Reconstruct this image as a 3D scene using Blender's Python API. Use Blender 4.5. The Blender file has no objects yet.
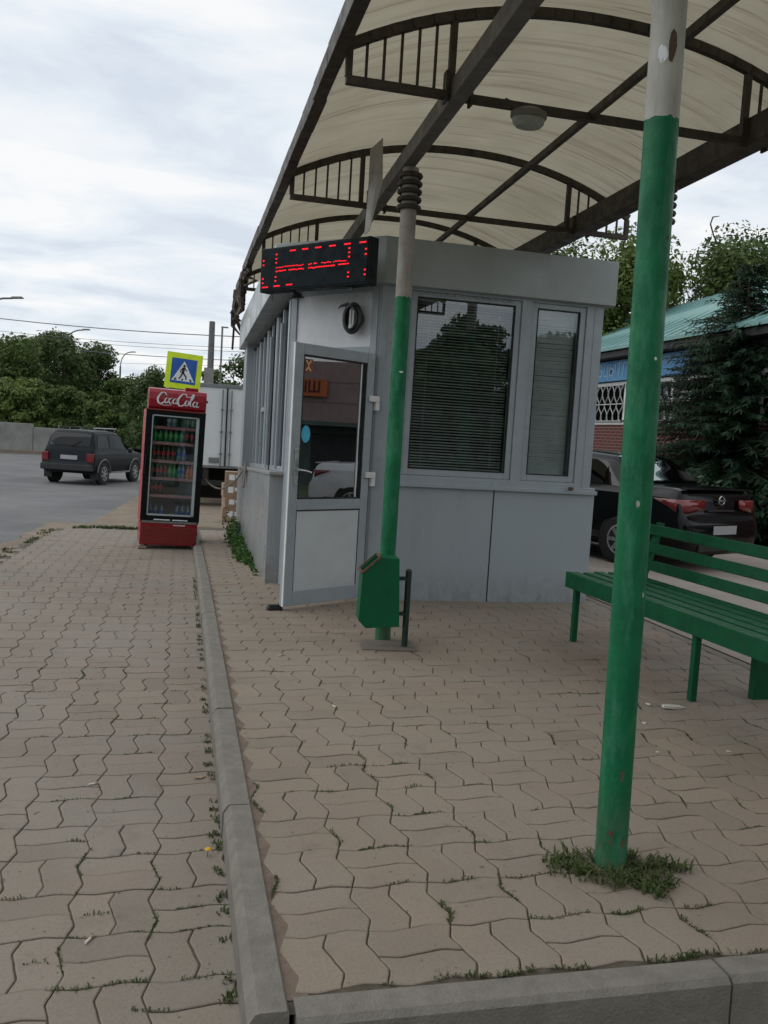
import bpy, bmesh, math, random
import numpy as np
from mathutils import Vector, Matrix, noise
R = random.Random(7)
scene = bpy.context.scene
C = scene.collection
sin, cos, pi, rad = math.sin, math.cos, math.pi, math.radians

# ------------------------------------------------------------------ helpers
class MB:
    def __init__(s, xf=None):
        s.v = []; s.f = []; s.m = []; s.xf = xf
    def add(s, vs, fs, m=0):
        o = len(s.v); s.v += [tuple(p) for p in vs]
        s.f += [tuple(i + o for i in f) for f in fs]; s.m += [m] * len(fs)
    def box(s, x0, x1, y0, y1, z0, z1, m=0, rot=0, piv=None):
        vs = [(x, y, z) for z in (z0, z1) for y in (y0, y1) for x in (x0, x1)]
        if rot:
            px, py = piv if piv else ((x0 + x1) / 2, (y0 + y1) / 2)
            vs = [(px + (x - px) * cos(rot) - (y - py) * sin(rot), py + (x - px) * sin(rot) + (y - py) * cos(rot), z) for x, y, z in vs]
        s.add(vs, [(0, 2, 3, 1), (4, 5, 7, 6), (0, 1, 5, 4), (2, 6, 7, 3), (0, 4, 6, 2), (1, 3, 7, 5)], m)
    def bar(s, a, b, w, h, up=(0, 0, 1), m=0):
        a = Vector(a); b = Vector(b); d = (b - a).normalized(); u = Vector(up)
        r = d.cross(u)
        if r.length < 1e-4: r = d.cross(Vector((1, 0, 0)))
        r.normalize(); u = r.cross(d).normalized()
        vs = [p + r * (i * w / 2) + u * (j * h / 2) for p in (a, b) for i, j in ((-1, -1), (1, -1), (1, 1), (-1, 1))]
        s.add(vs, [(3, 2, 1, 0), (4, 5, 6, 7), (0, 1, 5, 4), (1, 2, 6, 5), (2, 3, 7, 6), (3, 0, 4, 7)], m)
    def tube(s, pts, r, n=8, m=0, cap=True):
        pts = [Vector(p) for p in pts]; k = len(pts)
        rs = r if isinstance(r, (list, tuple)) else [r] * k
        ref = Vector((0, 0, 1)); d0 = (pts[1] - pts[0]).normalized()
        if abs(d0.dot(ref)) > .9: ref = Vector((1, 0, 0))
        u = d0.cross(ref).normalized(); vs = []
        for i, p in enumerate(pts):
            d = (pts[min(i + 1, k - 1)] - pts[max(i - 1, 0)]).normalized()
            u = (u - d * u.dot(d)).normalized(); w = d.cross(u)
            vs += [p + (u * cos(2 * pi * j / n) + w * sin(2 * pi * j / n)) * rs[i] for j in range(n)]
        fs = [(i * n + j, i * n + (j + 1) % n, (i + 1) * n + (j + 1) % n, (i + 1) * n + j) for i in range(k - 1) for j in range(n)]
        if cap: fs += [tuple(reversed(range(n))), tuple(range((k - 1) * n, k * n))]
        s.add(vs, fs, m)
    def lathe(s, prof, c=(0, 0, 0), axis='z', n=20, m=0):
        vs = []
        for r, z in prof:
            for j in range(n):
                a = 2 * pi * j / n; x, y = r * cos(a), r * sin(a)
                p = (x, y, z) if axis == 'z' else ((z, x, y) if axis == 'x' else (x, z, y))
                vs.append((p[0] + c[0], p[1] + c[1], p[2] + c[2]))
        k = len(prof)
        fs = [(i * n + j, i * n + (j + 1) % n, (i + 1) * n + (j + 1) % n, (i + 1) * n + j) for i in range(k - 1) for j in range(n)]
        fs += [tuple(reversed(range(n))), tuple(range((k - 1) * n, k * n))]
        if axis == 'y': fs = [tuple(reversed(f)) for f in fs]
        s.add(vs, fs, m)
    def prism(s, poly, z0, z1, m=0):
        n = len(poly)
        s.add([(x, y, z0) for x, y in poly] + [(x, y, z1) for x, y in poly],
              [tuple(reversed(range(n))), tuple(range(n, 2 * n))] + [(i, (i + 1) % n, n + (i + 1) % n, n + i) for i in range(n)], m)
    def extr(s, poly3, off, m=0):
        n = len(poly3); o = Vector(off)
        s.add([Vector(p) for p in poly3] + [Vector(p) + o for p in poly3],
              [tuple(range(n)), tuple(reversed(range(n, 2 * n)))] + [(i, n + i, n + (i + 1) % n, (i + 1) % n) for i in range(n)], m)
    def build(s, name, mat, parent=None, bevel=0, smooth=False, fix=True):
        me = bpy.data.meshes.new(name)
        vs = s.v
        if s.xf: vs = [s.xf(p) for p in vs]
        me.from_pydata(vs, [], s.f)
        mats = mat if isinstance(mat, (list, tuple)) else [mat]
        for q in mats: me.materials.append(q)
        if len(mats) > 1: me.polygons.foreach_set('material_index', s.m)
        if fix:
            bm = bmesh.new(); bm.from_mesh(me); bmesh.ops.recalc_face_normals(bm, faces=bm.faces); bm.to_mesh(me); bm.free()
        if smooth:
            me.polygons.foreach_set('use_smooth', [True] * len(me.polygons))
            try: me.set_sharp_from_angle(angle=rad(38))
            except Exception: pass
        me.update()
        o = bpy.data.objects.new(name, me); C.objects.link(o)
        if parent: o.parent = parent
        if bevel:
            b = o.modifiers.new('bevel', 'BEVEL'); b.width = bevel; b.segments = 2; b.limit_method = 'ANGLE'; b.angle_limit = rad(40)
        return o

def tag(o, label=None, cat=None, group=None, kind=None):
    if label: o['label'] = label
    if cat: o['category'] = cat
    if group: o['group'] = group
    if kind: o['kind'] = kind
    return o
def thing(name, label, cat, loc=(0, 0, 0), rz=0, group=None):
    o = bpy.data.objects.new(name, None); C.objects.link(o); o.empty_display_size = .1
    o.location = loc; o.rotation_euler = (0, 0, rz)
    return tag(o, label, cat, group)
def copy_tree(o, parent=None):
    c = o.copy(); C.objects.link(c)
    if parent: c.parent = parent
    for ch in [x for x in bpy.data.objects if x.parent == o]: copy_tree(ch, c)
    return c
def text_mesh(name, txt, size, mat, parent, mtx, depth=.002, shear=0, spacing=1, bold=0):
    cu = bpy.data.curves.new('t', 'FONT'); cu.body = txt; cu.size = size; cu.extrude = depth; cu.align_x = 'CENTER'; cu.align_y = 'CENTER'
    cu.shear = shear; cu.space_character = spacing; cu.offset = bold
    ob = bpy.data.objects.new('t', cu); C.objects.link(ob)
    dg = bpy.context.evaluated_depsgraph_get(); me = bpy.data.meshes.new_from_object(ob.evaluated_get(dg))
    bpy.data.objects.remove(ob); me.materials.clear(); me.materials.append(mat); me.name = name
    o = bpy.data.objects.new(name, me); C.objects.link(o); o.parent = parent; o.matrix_local = mtx
    return o

# ------------------------------------------------------------------ materials
def nodes(name):
    m = bpy.data.materials.new(name); m.use_nodes = True; nt = m.node_tree; nt.nodes.clear()
    out = nt.nodes.new('ShaderNodeOutputMaterial')
    return m, nt, out
def N(nt, t, **k):
    n = nt.nodes.new(t)
    for a, b in k.items():
        if a.startswith('i_'):
            key = a[2:]; key = int(key) if key.isdigit() else key.replace('_', ' ')
            n.inputs[key].default_value = b
        else: setattr(n, a, b)
    return n
def c4(c): return (c[0], c[1], c[2], 1)
def mixrgb(nt, fac, a, b):
    n = nt.nodes.new('ShaderNodeMix'); n.data_type = 'RGBA'
    for sock, val in ((n.inputs[0], fac), (n.inputs[6], a), (n.inputs[7], b)):
        if hasattr(val, 'is_output'): nt.links.new(val, sock)
        elif isinstance(val, (int, float)): sock.default_value = val
        else: sock.default_value = c4(val)
    return n.outputs[2]
def noise_fac(nt, scale, detail=4, lo=.35, hi=.65, stretch=None, coord='Object', rough=.6, dist=0):
    tc = N(nt, 'ShaderNodeTexCoord'); src = tc.outputs[coord]
    if stretch:
        mp = N(nt, 'ShaderNodeMapping'); mp.inputs['Scale'].default_value = stretch
        nt.links.new(src, mp.inputs[0]); src = mp.outputs[0]
    no = N(nt, 'ShaderNodeTexNoise'); no.inputs['Scale'].default_value = scale; no.inputs['Detail'].default_value = detail
    no.inputs['Roughness'].default_value = rough; no.inputs['Distortion'].default_value = dist
    nt.links.new(src, no.inputs['Vector'])
    mr = N(nt, 'ShaderNodeMapRange'); mr.inputs[1].default_value = lo; mr.inputs[2].default_value = hi
    nt.links.new(no.outputs['Fac'], mr.inputs[0])
    return mr.outputs[0]
def paint(name, c, c2=None, rough=.5, metal=0, scale=6, dirt=None, dirt_amt=.6, dscale=3, bump=.1, bscale=60, spec=.5, stretch=None, rvar=.15, coat=0, drange=(.5, .72), splash=0):
    m, nt, out = nodes(name)
    b = N(nt, 'ShaderNodeBsdfPrincipled'); b.inputs['Metallic'].default_value = metal
    b.inputs['Specular IOR Level'].default_value = spec; b.inputs['Coat Weight'].default_value = coat; b.inputs['Coat Roughness'].default_value = .06
    c2 = c2 or tuple(x * .82 for x in c)
    col = mixrgb(nt, noise_fac(nt, scale), c, c2)
    if dirt:
        f = noise_fac(nt, dscale, 8, drange[0], drange[1], stretch, rough=.7)
        mu = N(nt, 'ShaderNodeMath', operation='MULTIPLY'); mu.inputs[1].default_value = dirt_amt
        nt.links.new(f, mu.inputs[0]); col = mixrgb(nt, mu.outputs[0], col, dirt)
    if splash:
        tcc = N(nt, 'ShaderNodeTexCoord'); sz = N(nt, 'ShaderNodeSeparateXYZ'); nt.links.new(tcc.outputs['Object'], sz.inputs[0])
        m1 = N(nt, 'ShaderNodeMapRange'); m1.inputs[1].default_value = .30; m1.inputs[2].default_value = -.05; nt.links.new(sz.outputs['Z'], m1.inputs[0])
        m2 = N(nt, 'ShaderNodeMath', operation='MULTIPLY'); nt.links.new(m1.outputs[0], m2.inputs[0]); nt.links.new(noise_fac(nt, 14, 8, .38, .66, (1, 1, .6), rough=.75), m2.inputs[1])
        m3 = N(nt, 'ShaderNodeMath', operation='MULTIPLY'); m3.inputs[1].default_value = splash; nt.links.new(m2.outputs[0], m3.inputs[0]); col = mixrgb(nt, m3.outputs[0], col, (.13, .105, .08))
    nt.links.new(col, b.inputs['Base Color'])
    rf = noise_fac(nt, scale * 2, 3, .3, .7); mr = N(nt, 'ShaderNodeMapRange'); mr.inputs[3].default_value = max(.03, rough - rvar); mr.inputs[4].default_value = min(1, rough + rvar)
    nt.links.new(rf, mr.inputs[0]); nt.links.new(mr.outputs[0], b.inputs['Roughness'])
    if bump:
        bf = noise_fac(nt, bscale, 4, 0, 1); bp = N(nt, 'ShaderNodeBump'); bp.inputs['Strength'].default_value = bump; bp.inputs['Distance'].default_value = .01
        nt.links.new(bf, bp.inputs['Height']); nt.links.new(bp.outputs[0], b.inputs['Normal'])
    nt.links.new(b.outputs[0], out.inputs[0])
    return m
def glass(name, tint=(.5, .5, .5), base=.1, rough=.01, edge=.8):
    m, nt, out = nodes(name)
    t = N(nt, 'ShaderNodeBsdfTransparent'); t.inputs[0].default_value = c4(tint)
    g = N(nt, 'ShaderNodeBsdfGlossy'); g.inputs['Roughness'].default_value = rough; g.inputs[0].default_value = (.9, .93, .95, 1)
    fr = N(nt, 'ShaderNodeLayerWeight'); fr.inputs[0].default_value = .25
    mr = N(nt, 'ShaderNodeMapRange'); mr.inputs[3].default_value = base; mr.inputs[4].default_value = edge
    nt.links.new(fr.outputs['Fresnel'], mr.inputs[0])
    mx = N(nt, 'ShaderNodeMixShader'); nt.links.new(mr.outputs[0], mx.inputs[0]); nt.links.new(t.outputs[0], mx.inputs[1]); nt.links.new(g.outputs[0], mx.inputs[2])
    nt.links.new(mx.outputs[0], out.inputs[0])
    return m
def foliage(name, a, b, trans=.25, rough=.6):
    m, nt, out = nodes(name)
    geo = N(nt, 'ShaderNodeNewGeometry')
    f2 = noise_fac(nt, .9, 2, .35, .65)
    ad = N(nt, 'ShaderNodeMath', operation='MULTIPLY_ADD'); ad.inputs[1].default_value = .55
    nt.links.new(geo.outputs['Random Per Island'], ad.inputs[0])
    mu = N(nt, 'ShaderNodeMath', operation='MULTIPLY'); mu.inputs[1].default_value = .45; nt.links.new(f2, mu.inputs[0])
    nt.links.new(mu.outputs[0], ad.inputs[2])
    col = mixrgb(nt, ad.outputs[0], a, b)
    d = N(nt, 'ShaderNodeBsdfPrincipled'); d.inputs['Roughness'].default_value = rough; d.inputs['Specular IOR Level'].default_value = .25
    t = N(nt, 'ShaderNodeBsdfTranslucent'); nt.links.new(col, d.inputs['Base Color']); nt.links.new(col, t.inputs[0])
    mx = N(nt, 'ShaderNodeMixShader'); mx.inputs[0].default_value = trans
    nt.links.new(d.outputs[0], mx.inputs[1]); nt.links.new(t.outputs[0], mx.inputs[2]); nt.links.new(mx.outputs[0], out.inputs[0])
    return m
def emit(name, c, s):
    m, nt, out = nodes(name); e = N(nt, 'ShaderNodeEmission'); e.inputs[0].default_value = c4(c); e.inputs[1].default_value = s
    nt.links.new(e.outputs[0], out.inputs[0]); return m

M = {}
M['kiosk'] = paint('kiosk_panel', (.30, .345, .365), (.285, .33, .35), .42, 0, 2, (.20, .20, .18), .22, 2.4, .03, 30, stretch=(1.6, 1.6, .2), splash=.7)
M['cornice'] = paint('cornice_panel', (.31, .345, .345), (.27, .30, .30), .36, 0, 1.5, (.17, .16, .14), .25, 2, .03, 20, stretch=(1, 1, .3))
M['frame'] = paint('window_frame', (.31, .355, .38), (.27, .31, .335), .4, 0, 3, (.14, .13, .12), .3, 4, .02)
M['kiosk_side'] = paint('kiosk_side_panel', (.30, .325, .335), (.26, .28, .29), .32, 0, 1.2, (.15, .13, .10), .5, 2.0, .03, 20, stretch=(2, 2, .12), drange=(.48, .75), splash=.9)
M['ledge'] = paint('ledge_metal', (.32, .32, .31), None, .5, .2, 5, (.18, .16, .13), .6, 6)
M['dark'] = paint('interior_dark', (.03, .03, .032), None, .8)
M['shop'] = paint('interior_goods', (.12, .10, .08), (.04, .05, .07), .7, 0, 9)
M['white_panel'] = paint('white_panel', (.62, .64, .66), (.56, .58, .60), .4, 0, 3, (.4, .38, .34), .25, 5, .02)
M['door_panel'] = paint('door_panel', (.50, .535, .55), (.45, .48, .50), .5, 0, 2, (.38, .37, .35), .3, 3, .02, splash=.5)
M['glass'] = glass('window_glass', (.80, .83, .83), .075, edge=.7)
M['glass_side'] = glass('side_window_glass', (.30, .33, .35), .10)
M['glass_door'] = glass('door_glass', (.25, .27, .28), .19)
M['blind'] = paint('blind_slat', (.80, .82, .80), None, .5, bump=0)
M['blind_white'] = paint('white_blind_slat', (.85, .88, .86), None, .5, bump=0)
M['white'] = paint('white_plastic', (.72, .73, .72), None, .35, bump=0)
M['chrome'] = paint('steel', (.55, .56, .57), None, .25, .9, bump=0)
M['rubber'] = paint('black_rubber', (.012, .012, .013), None, .7)
M['blackmetal'] = paint('black_metal', (.016, .018, .018), None, .45)
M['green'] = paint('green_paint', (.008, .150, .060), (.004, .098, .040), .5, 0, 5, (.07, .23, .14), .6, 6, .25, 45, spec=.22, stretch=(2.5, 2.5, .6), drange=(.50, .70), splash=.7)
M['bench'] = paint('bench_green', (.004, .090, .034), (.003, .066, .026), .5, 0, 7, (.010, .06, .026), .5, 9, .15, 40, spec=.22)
M['bin'] = paint('bin_green', (.002, .098, .040), (.002, .078, .032), .5, 0, 5, (.006, .055, .026), .5, 7, .2, 30, spec=.22)
M['bin_post'] = paint('bin_post_green', (.006, .028, .018), None, .5)
M['rust'] = paint('rusty_metal', (.13, .075, .045), (.07, .045, .03), .8, 0, 20, bump=.4)
M['postgrey'] = paint('grey_paint', (.42, .42, .37), (.36, .36, .31), .6, 0, 6, (.24, .22, .18), .55, 8, .15, 50, stretch=(3, 3, .5), drange=(.45, .7))
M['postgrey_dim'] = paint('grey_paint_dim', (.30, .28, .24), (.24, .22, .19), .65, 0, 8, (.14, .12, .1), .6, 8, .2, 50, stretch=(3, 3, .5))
M['steel_dark'] = paint('canopy_steel', (.045, .036, .024), (.030, .025, .017), .6, .1, 6, (.10, .07, .045), .45, 10, .3, 40)
M['beam'] = paint('beam_paint', (.125, .115, .10), (.10, .09, .078), .55, 0, 5, (.05, .042, .035), .6, 5, .2, 40, stretch=(3, .5, 3))
M['concrete'] = paint('kerb_concrete', (.205, .19, .165), (.165, .153, .133), .9, 0, 12, (.12, .11, .095), .55, 5, .6, 120, spec=.2)
M['soil'] = paint('joint_soil', (.095, .074, .054), (.048, .048, .028), .95, 0, 14, bump=.5)
M['dirt'] = paint('sandy_dirt', (.24, .195, .15), (.18, .15, .12), .95, 0, 2.5, (.13, .12, .09), .5, 6, .6, 50, spec=.1)
M['asphalt'] = paint('asphalt', (.150, .150, .152), (.115, .117, .120), .85, 0, .35, (.175, .17, .16), .6, .5, .5, 140, spec=.3, stretch=(1, .3, 1))
M['ground'] = paint('ground', (.12, .12, .09), (.07, .10, .045), .95, 0, .3, bump=.3)
M['grass'] = foliage('grass_blades', (.040, .065, .018), (.085, .11, .035), .3)
M['weed'] = foliage('weed_leaves', (.03, .085, .016), (.06, .135, .03), .3)
M['leaf_a'] = foliage('tree_leaves_dark', (.030, .058, .018), (.080, .125, .036))
M['leaf_b'] = foliage('tree_leaves_mid', (.045, .082, .022), (.11, .165, .042))
M['leaf_c'] = foliage('tree_leaves_light', (.07, .11, .026), (.15, .20, .05))
M['spruce'] = foliage('spruce_needles', (.010, .028, .016), (.034, .075, .038), .1)
M['bark'] = paint('bark', (.07, .055, .04), (.04, .032, .025), .95, 0, 8, bump=.8)
M['red'] = paint('fridge_red', (.30, .006, .018), (.25, .005, .014), .3, 0, 3, (.12, .01, .01), .3, 5, .02, spec=.5)
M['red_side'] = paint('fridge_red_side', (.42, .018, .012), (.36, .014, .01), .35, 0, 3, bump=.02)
M['fblack'] = paint('fridge_black', (.006, .006, .007), None, .4, bump=0, spec=.15)
M['fin'] = paint('fridge_liner', (.34, .38, .39), None, .6, bump=0)
M['glass_fridge'] = glass('fridge_glass', (.94, .97, .97), .035, edge=.6)
M['gasket'] = paint('fridge_gasket', (.38, .45, .44), None, .5, bump=0)
M['led_case'] = paint('led_case', (.006, .009, .010), None, .5, bump=0, spec=.12)
M['led'] = emit('led_red', (1, .02, .035), 1.5)
M['cable'] = paint('cable', (.04, .036, .032), None, .6, bump=0)
M['wire'] = paint('overhead_wire', (.16, .17, .19), None, .7, bump=0)
M['lampglass'] = paint('lamp_glass', (.30, .32, .27), None, .3, bump=0)
M['yellow'] = paint('sign_yellow', (.70, .90, .02), None, .4, bump=0)
M['blue'] = paint('sign_blue', (.012, .10, .40), None, .4, bump=0)
M['signwhite'] = paint('sign_white', (.75, .78, .8), None, .4, bump=0)
M['black'] = paint('sign_black', (.01, .01, .01), None, .5, bump=0)
M['cyan'] = paint('sticker_cyan', (.03, .38, .62), (.08, .48, .7), .4, 0, 30, bump=0)
M['sticker_red'] = paint('sticker_red', (.22, .03, .02), None, .4, bump=0)
M['sticker_yellow'] = paint('sticker_yellow', (.72, .58, .22), None, .4, bump=0)
M['car_black'] = paint('car_paint_black', (.004, .004, .005), None, .14, .0, 3, (.006, .006, .006), .2, 3, 0, spec=.22, coat=.0, rvar=.05)
M['car_grey'] = paint('car_paint_grey', (.012, .016, .020), None, .4, .0, 3, (.02, .02, .018), .3, 3, 0, spec=.12, coat=.0, rvar=.05)
M['car_white'] = paint('car_paint_white', (.62, .64, .66), None, .3, 0, 3, bump=0, coat=.6)
M['carglass'] = glass('car_glass', (.03, .035, .037), .05, edge=.3)
M['suvglass'] = glass('suv_glass', (.02, .022, .024), .03, edge=.4)
M['rearglass'] = glass('sedan_rear_glass', (.03, .035, .037), .38, edge=.9)
M['tail'] = paint('tail_lamp_red', (.17, .006, .008), None, .15, 0, 3, bump=0, coat=.6)
M['plate'] = paint('number_plate', (.36, .37, .38), None, .4, bump=0)
M['rim'] = paint('wheel_rim', (.36, .37, .38), None, .3, .6, bump=0)
M['tyre'] = paint('tyre', (.014, .014, .015), (.025, .024, .022), .85)
M['plastic'] = paint('dark_plastic', (.018, .019, .02), None, .6)
M['van'] = paint('van_box_white', (.60, .63, .64), (.55, .58, .59), .45, 0, 1, (.40, .39, .36), .3, 1.5, .02)
M['vanmetal'] = paint('van_metal', (.20, .21, .21), None, .5, .5, bump=0)
M['carton'] = paint('carton', (.30, .21, .14), (.25, .175, .115), .85, 0, 7)
M['roof_teal'] = paint('teal_roof', (.13, .28, .265), (.155, .30, .285), .55, .0, 2, (.22, .30, .285), .5, 1.5, .03, stretch=(.3, 2, .3))
M['brick'] = None
M['wallgrey'] = paint('grey_render', (.16, .15, .14), (.12, .115, .105), .9, 0, 3)  # shade on the shop front is put into this darker grey
M['pinkwall'] = paint('pink_siding', (.30, .22, .21), (.26, .19, .185), .8, 0, 2)
M['greenwall'] = paint('dull_green_wall', (.09, .13, .12), (.07, .10, .09), .8, 0, 2)
M['orange'] = paint('orange_sign', (.50, .13, .03), None, .5, bump=0)
M['signbrown'] = paint('dark_red_letters', (.10, .01, .01), None, .5, bump=0)
M['blue_board'] = paint('blue_board', (.035, .15, .33), (.06, .21, .38), .5, 0, 2, bump=0)
M['paleblue'] = paint('pale_blue_letters', (.20, .36, .50), None, .5, bump=0)
M['grille'] = paint('white_grille', (.36, .37, .37), None, .5, bump=0)  # white bars toned down, shade on the shop put into the colour
M['curtain'] = paint('curtain_beige', (.42, .35, .28), (.34, .28, .22), .9, 0, 12)
M['wallconc'] = paint('old_concrete_wall', (.26, .26, .245), (.19, .19, .18), .9, 0, 1.2, (.08, .09, .07), .5, 1)
M['pole'] = paint('lamp_pole', (.13, .13, .13), (.10, .10, .10), .7, bump=0)
M['paper'] = paint('litter_white', (.6, .58, .53), (.45, .42, .36), .8)
M['flower'] = paint('dandelion_yellow', (.62, .34, .01), None, .7, bump=0)

# brick, its colours darkened to carry the shade on the shop
m, nt, out = nodes('red_brick'); b = N(nt, 'ShaderNodeBsdfPrincipled'); b.inputs['Roughness'].default_value = .9
tc = N(nt, 'ShaderNodeTexCoord'); sx = N(nt, 'ShaderNodeSeparateXYZ'); cx = N(nt, 'ShaderNodeCombineXYZ')
nt.links.new(tc.outputs['Object'], sx.inputs[0]); nt.links.new(sx.outputs['Y'], cx.inputs[0]); nt.links.new(sx.outputs['Z'], cx.inputs[1])
br = N(nt, 'ShaderNodeTexBrick'); br.inputs['Scale'].default_value = 1; br.inputs['Brick Width'].default_value = .25; br.inputs['Row Height'].default_value = .075
br.inputs['Mortar Size'].default_value = .008; br.inputs['Color1'].default_value = (.095, .020, .015, 1); br.inputs['Color2'].default_value = (.07, .016, .012, 1); br.inputs['Mortar'].default_value = (.16, .12, .11, 1)
nt.links.new(cx.outputs[0], br.inputs[0]); nt.links.new(br.outputs[0], b.inputs[0]); nt.links.new(b.outputs[0], out.inputs[0]); M['brick'] = m

# pavers: tone differs from block to block
def paver_mat(name, a, b_, c):
    m, nt, out = nodes(name); b = N(nt, 'ShaderNodeBsdfPrincipled'); b.inputs['Roughness'].default_value = .88; b.inputs['Specular IOR Level'].default_value = .25
    geo = N(nt, 'ShaderNodeNewGeometry')
    col = mixrgb(nt, geo.outputs['Random Per Island'], a, b_)
    col = mixrgb(nt, noise_fac(nt, 1.1, 3, .42, .62), col, c)
    f = noise_fac(nt, 90, 4, .45, .75, rough=.8)
    mu = N(nt, 'ShaderNodeMath', operation='MULTIPLY'); mu.inputs[1].default_value = .45; nt.links.new(f, mu.inputs[0])
    col = mixrgb(nt, mu.outputs[0], col, (.11, .10, .085))
    f = noise_fac(nt, 38, 2, .70, .74, rough=.5)
    mu = N(nt, 'ShaderNodeMath', operation='MULTIPLY'); mu.inputs[1].default_value = .7; nt.links.new(f, mu.inputs[0])
    col = mixrgb(nt, mu.outputs[0], col, (.06, .05, .04))
    f = noise_fac(nt, 2.3, 6, .50, .72, rough=.7)
    mu = N(nt, 'ShaderNodeMath', operation='MULTIPLY'); mu.inputs[1].default_value = .35; nt.links.new(f, mu.inputs[0])
    col = mixrgb(nt, mu.outputs[0], col, (.27, .19, .15))
    f = noise_fac(nt, 5, 8, .56, .74, rough=.75)
    mu = N(nt, 'ShaderNodeMath', operation='MULTIPLY'); mu.inputs[1].default_value = .45; nt.links.new(f, mu.inputs[0])
    col = mixrgb(nt, mu.outputs[0], col, (.10, .085, .07))
    f = noise_fac(nt, .45, 4, .45, .7)
    mu = N(nt, 'ShaderNodeMath', operation='MULTIPLY'); mu.inputs[1].default_value = .3; nt.links.new(f, mu.inputs[0])
    col = mixrgb(nt, mu.outputs[0], col, (.13, .11, .095))
    nt.links.new(col, b.inputs['Base Color'])
    bp = N(nt, 'ShaderNodeBump'); bp.inputs['Strength'].default_value = .5; bp.inputs['Distance'].default_value = .004
    nt.links.new(noise_fac(nt, 160, 5, 0, 1), bp.inputs['Height']); nt.links.new(bp.outputs[0], b.inputs['Normal'])
    nt.links.new(b.outputs[0], out.inputs[0]); return m
M['paver'] = paver_mat('paver_concrete', (.262, .212, .164), (.215, .180, .141), (.245, .214, .172))
M['paver_low'] = paver_mat('paver_concrete_grey', (.245, .207, .166), (.202, .174, .142), (.230, .208, .174))

# translucent canopy sheet with streaks
m, nt, out = nodes('canopy_sheet')
col = mixrgb(nt, noise_fac(nt, 1.3, 5, .35, .7), (.36, .33, .25), (.29, .262, .19))
f = noise_fac(nt, 2.2, 6, .52, .64, (.2, 8, .2), rough=.65); mu = N(nt, 'ShaderNodeMath', operation='MULTIPLY'); mu.inputs[1].default_value = .55; nt.links.new(f, mu.inputs[0])
col = mixrgb(nt, mu.outputs[0], col, (.20, .17, .12))
f = noise_fac(nt, 4.0, 6, .61, .68, (.3, 9, .3), rough=.6); mu = N(nt, 'ShaderNodeMath', operation='MULTIPLY'); mu.inputs[1].default_value = .7; nt.links.new(f, mu.inputs[0])
col = mixrgb(nt, mu.outputs[0], col, (.12, .09, .06))
d = N(nt, 'ShaderNodeBsdfPrincipled'); d.inputs['Roughness'].default_value = .45; t = N(nt, 'ShaderNodeBsdfTranslucent')
nt.links.new(col, d.inputs['Base Color']); nt.links.new(col, t.inputs[0])
mx = N(nt, 'ShaderNodeMixShader'); mx.inputs[0].default_value = .6
nt.links.new(d.outputs[0], mx.inputs[1]); nt.links.new(t.outputs[0], mx.inputs[2]); nt.links.new(mx.outputs[0], out.inputs[0]); M['sheet'] = m

# ------------------------------------------------------------------ camera / world / sun
H = 1.42; F = 870.
X = Vector((0.9722668, -0.03822811, 0.23072901)); Y = Vector((-0.22613518, 0.09802904, 0.96915076)); Z = Vector((0.05966694, 0.99444905, -0.08666566))
cam = bpy.data.cameras.new('camera'); co = bpy.data.objects.new('camera', cam); C.objects.link(co); scene.camera = co
mt = Matrix(((X[0], X[1], -X[2], 0), (Y[0], Y[1], -Y[2], 0), (Z[0], Z[1], -Z[2], H), (0, 0, 0, 1)))
co.matrix_world = mt
cam.sensor_fit = 'VERTICAL'; cam.sensor_height = 24; cam.lens = F / 1024 * 24; cam.clip_end = 2000; cam.clip_start = .05

w = bpy.data.worlds.new('World'); scene.world = w; w.use_nodes = True; nt = w.node_tree; nt.nodes.clear()
out = nt.nodes.new('ShaderNodeOutputWorld')
sky = N(nt, 'ShaderNodeTexSky', sky_type='NISHITA'); sky.sun_disc = False
SUN_EL, SUN_AZ = rad(50), rad(-75)          # azimuth from +Y toward +X
sky.sun_elevation = SUN_EL; sky.sun_rotation = SUN_AZ
tc = N(nt, 'ShaderNodeTexCoord'); sp = N(nt, 'ShaderNodeSeparateXYZ'); nt.links.new(tc.outputs['Generated'], sp.inputs[0])
za = N(nt, 'ShaderNodeMath', operation='MAXIMUM'); za.inputs[1].default_value = 0; nt.links.new(sp.outputs['Z'], za.inputs[0])
zb = N(nt, 'ShaderNodeMath', operation='ADD'); zb.inputs[1].default_value = .16; nt.links.new(za.outputs[0], zb.inputs[0])
dx = N(nt, 'ShaderNodeMath', operation='DIVIDE'); dy = N(nt, 'ShaderNodeMath', operation='DIVIDE')
nt.links.new(sp.outputs['X'], dx.inputs[0]); nt.links.new(zb.outputs[0], dx.inputs[1]); nt.links.new(sp.outputs['Y'], dy.inputs[0]); nt.links.new(zb.outputs[0], dy.inputs[1])
cb = N(nt, 'ShaderNodeCombineXYZ'); nt.links.new(dx.outputs[0], cb.inputs[0]); nt.links.new(dy.outputs[0], cb.inputs[1])
mp = N(nt, 'ShaderNodeMapping'); mp.inputs['Rotation'].default_value = (0, 0, rad(18)); mp.inputs['Scale'].default_value = (.85, 1.25, 1); mp.inputs['Location'].default_value = (3.1, 1.2, 0)
nt.links.new(cb.outputs[0], mp.inputs[0])
n1 = N(nt, 'ShaderNodeTexNoise'); n1.inputs['Scale'].default_value = 1.9; n1.inputs['Detail'].default_value = 9; n1.inputs['Roughness'].default_value = .55; n1.inputs['Distortion'].default_value = .35
nt.links.new(mp.outputs[0], n1.inputs['Vector'])
cr = N(nt, 'ShaderNodeValToRGB'); e = cr.color_ramp.elements
e[0].position = .36; e[0].color = (.71, .78, .87, 1); e[1].position = .60; e[1].color = (1.0, 1.0, 1.0, 1)
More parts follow.
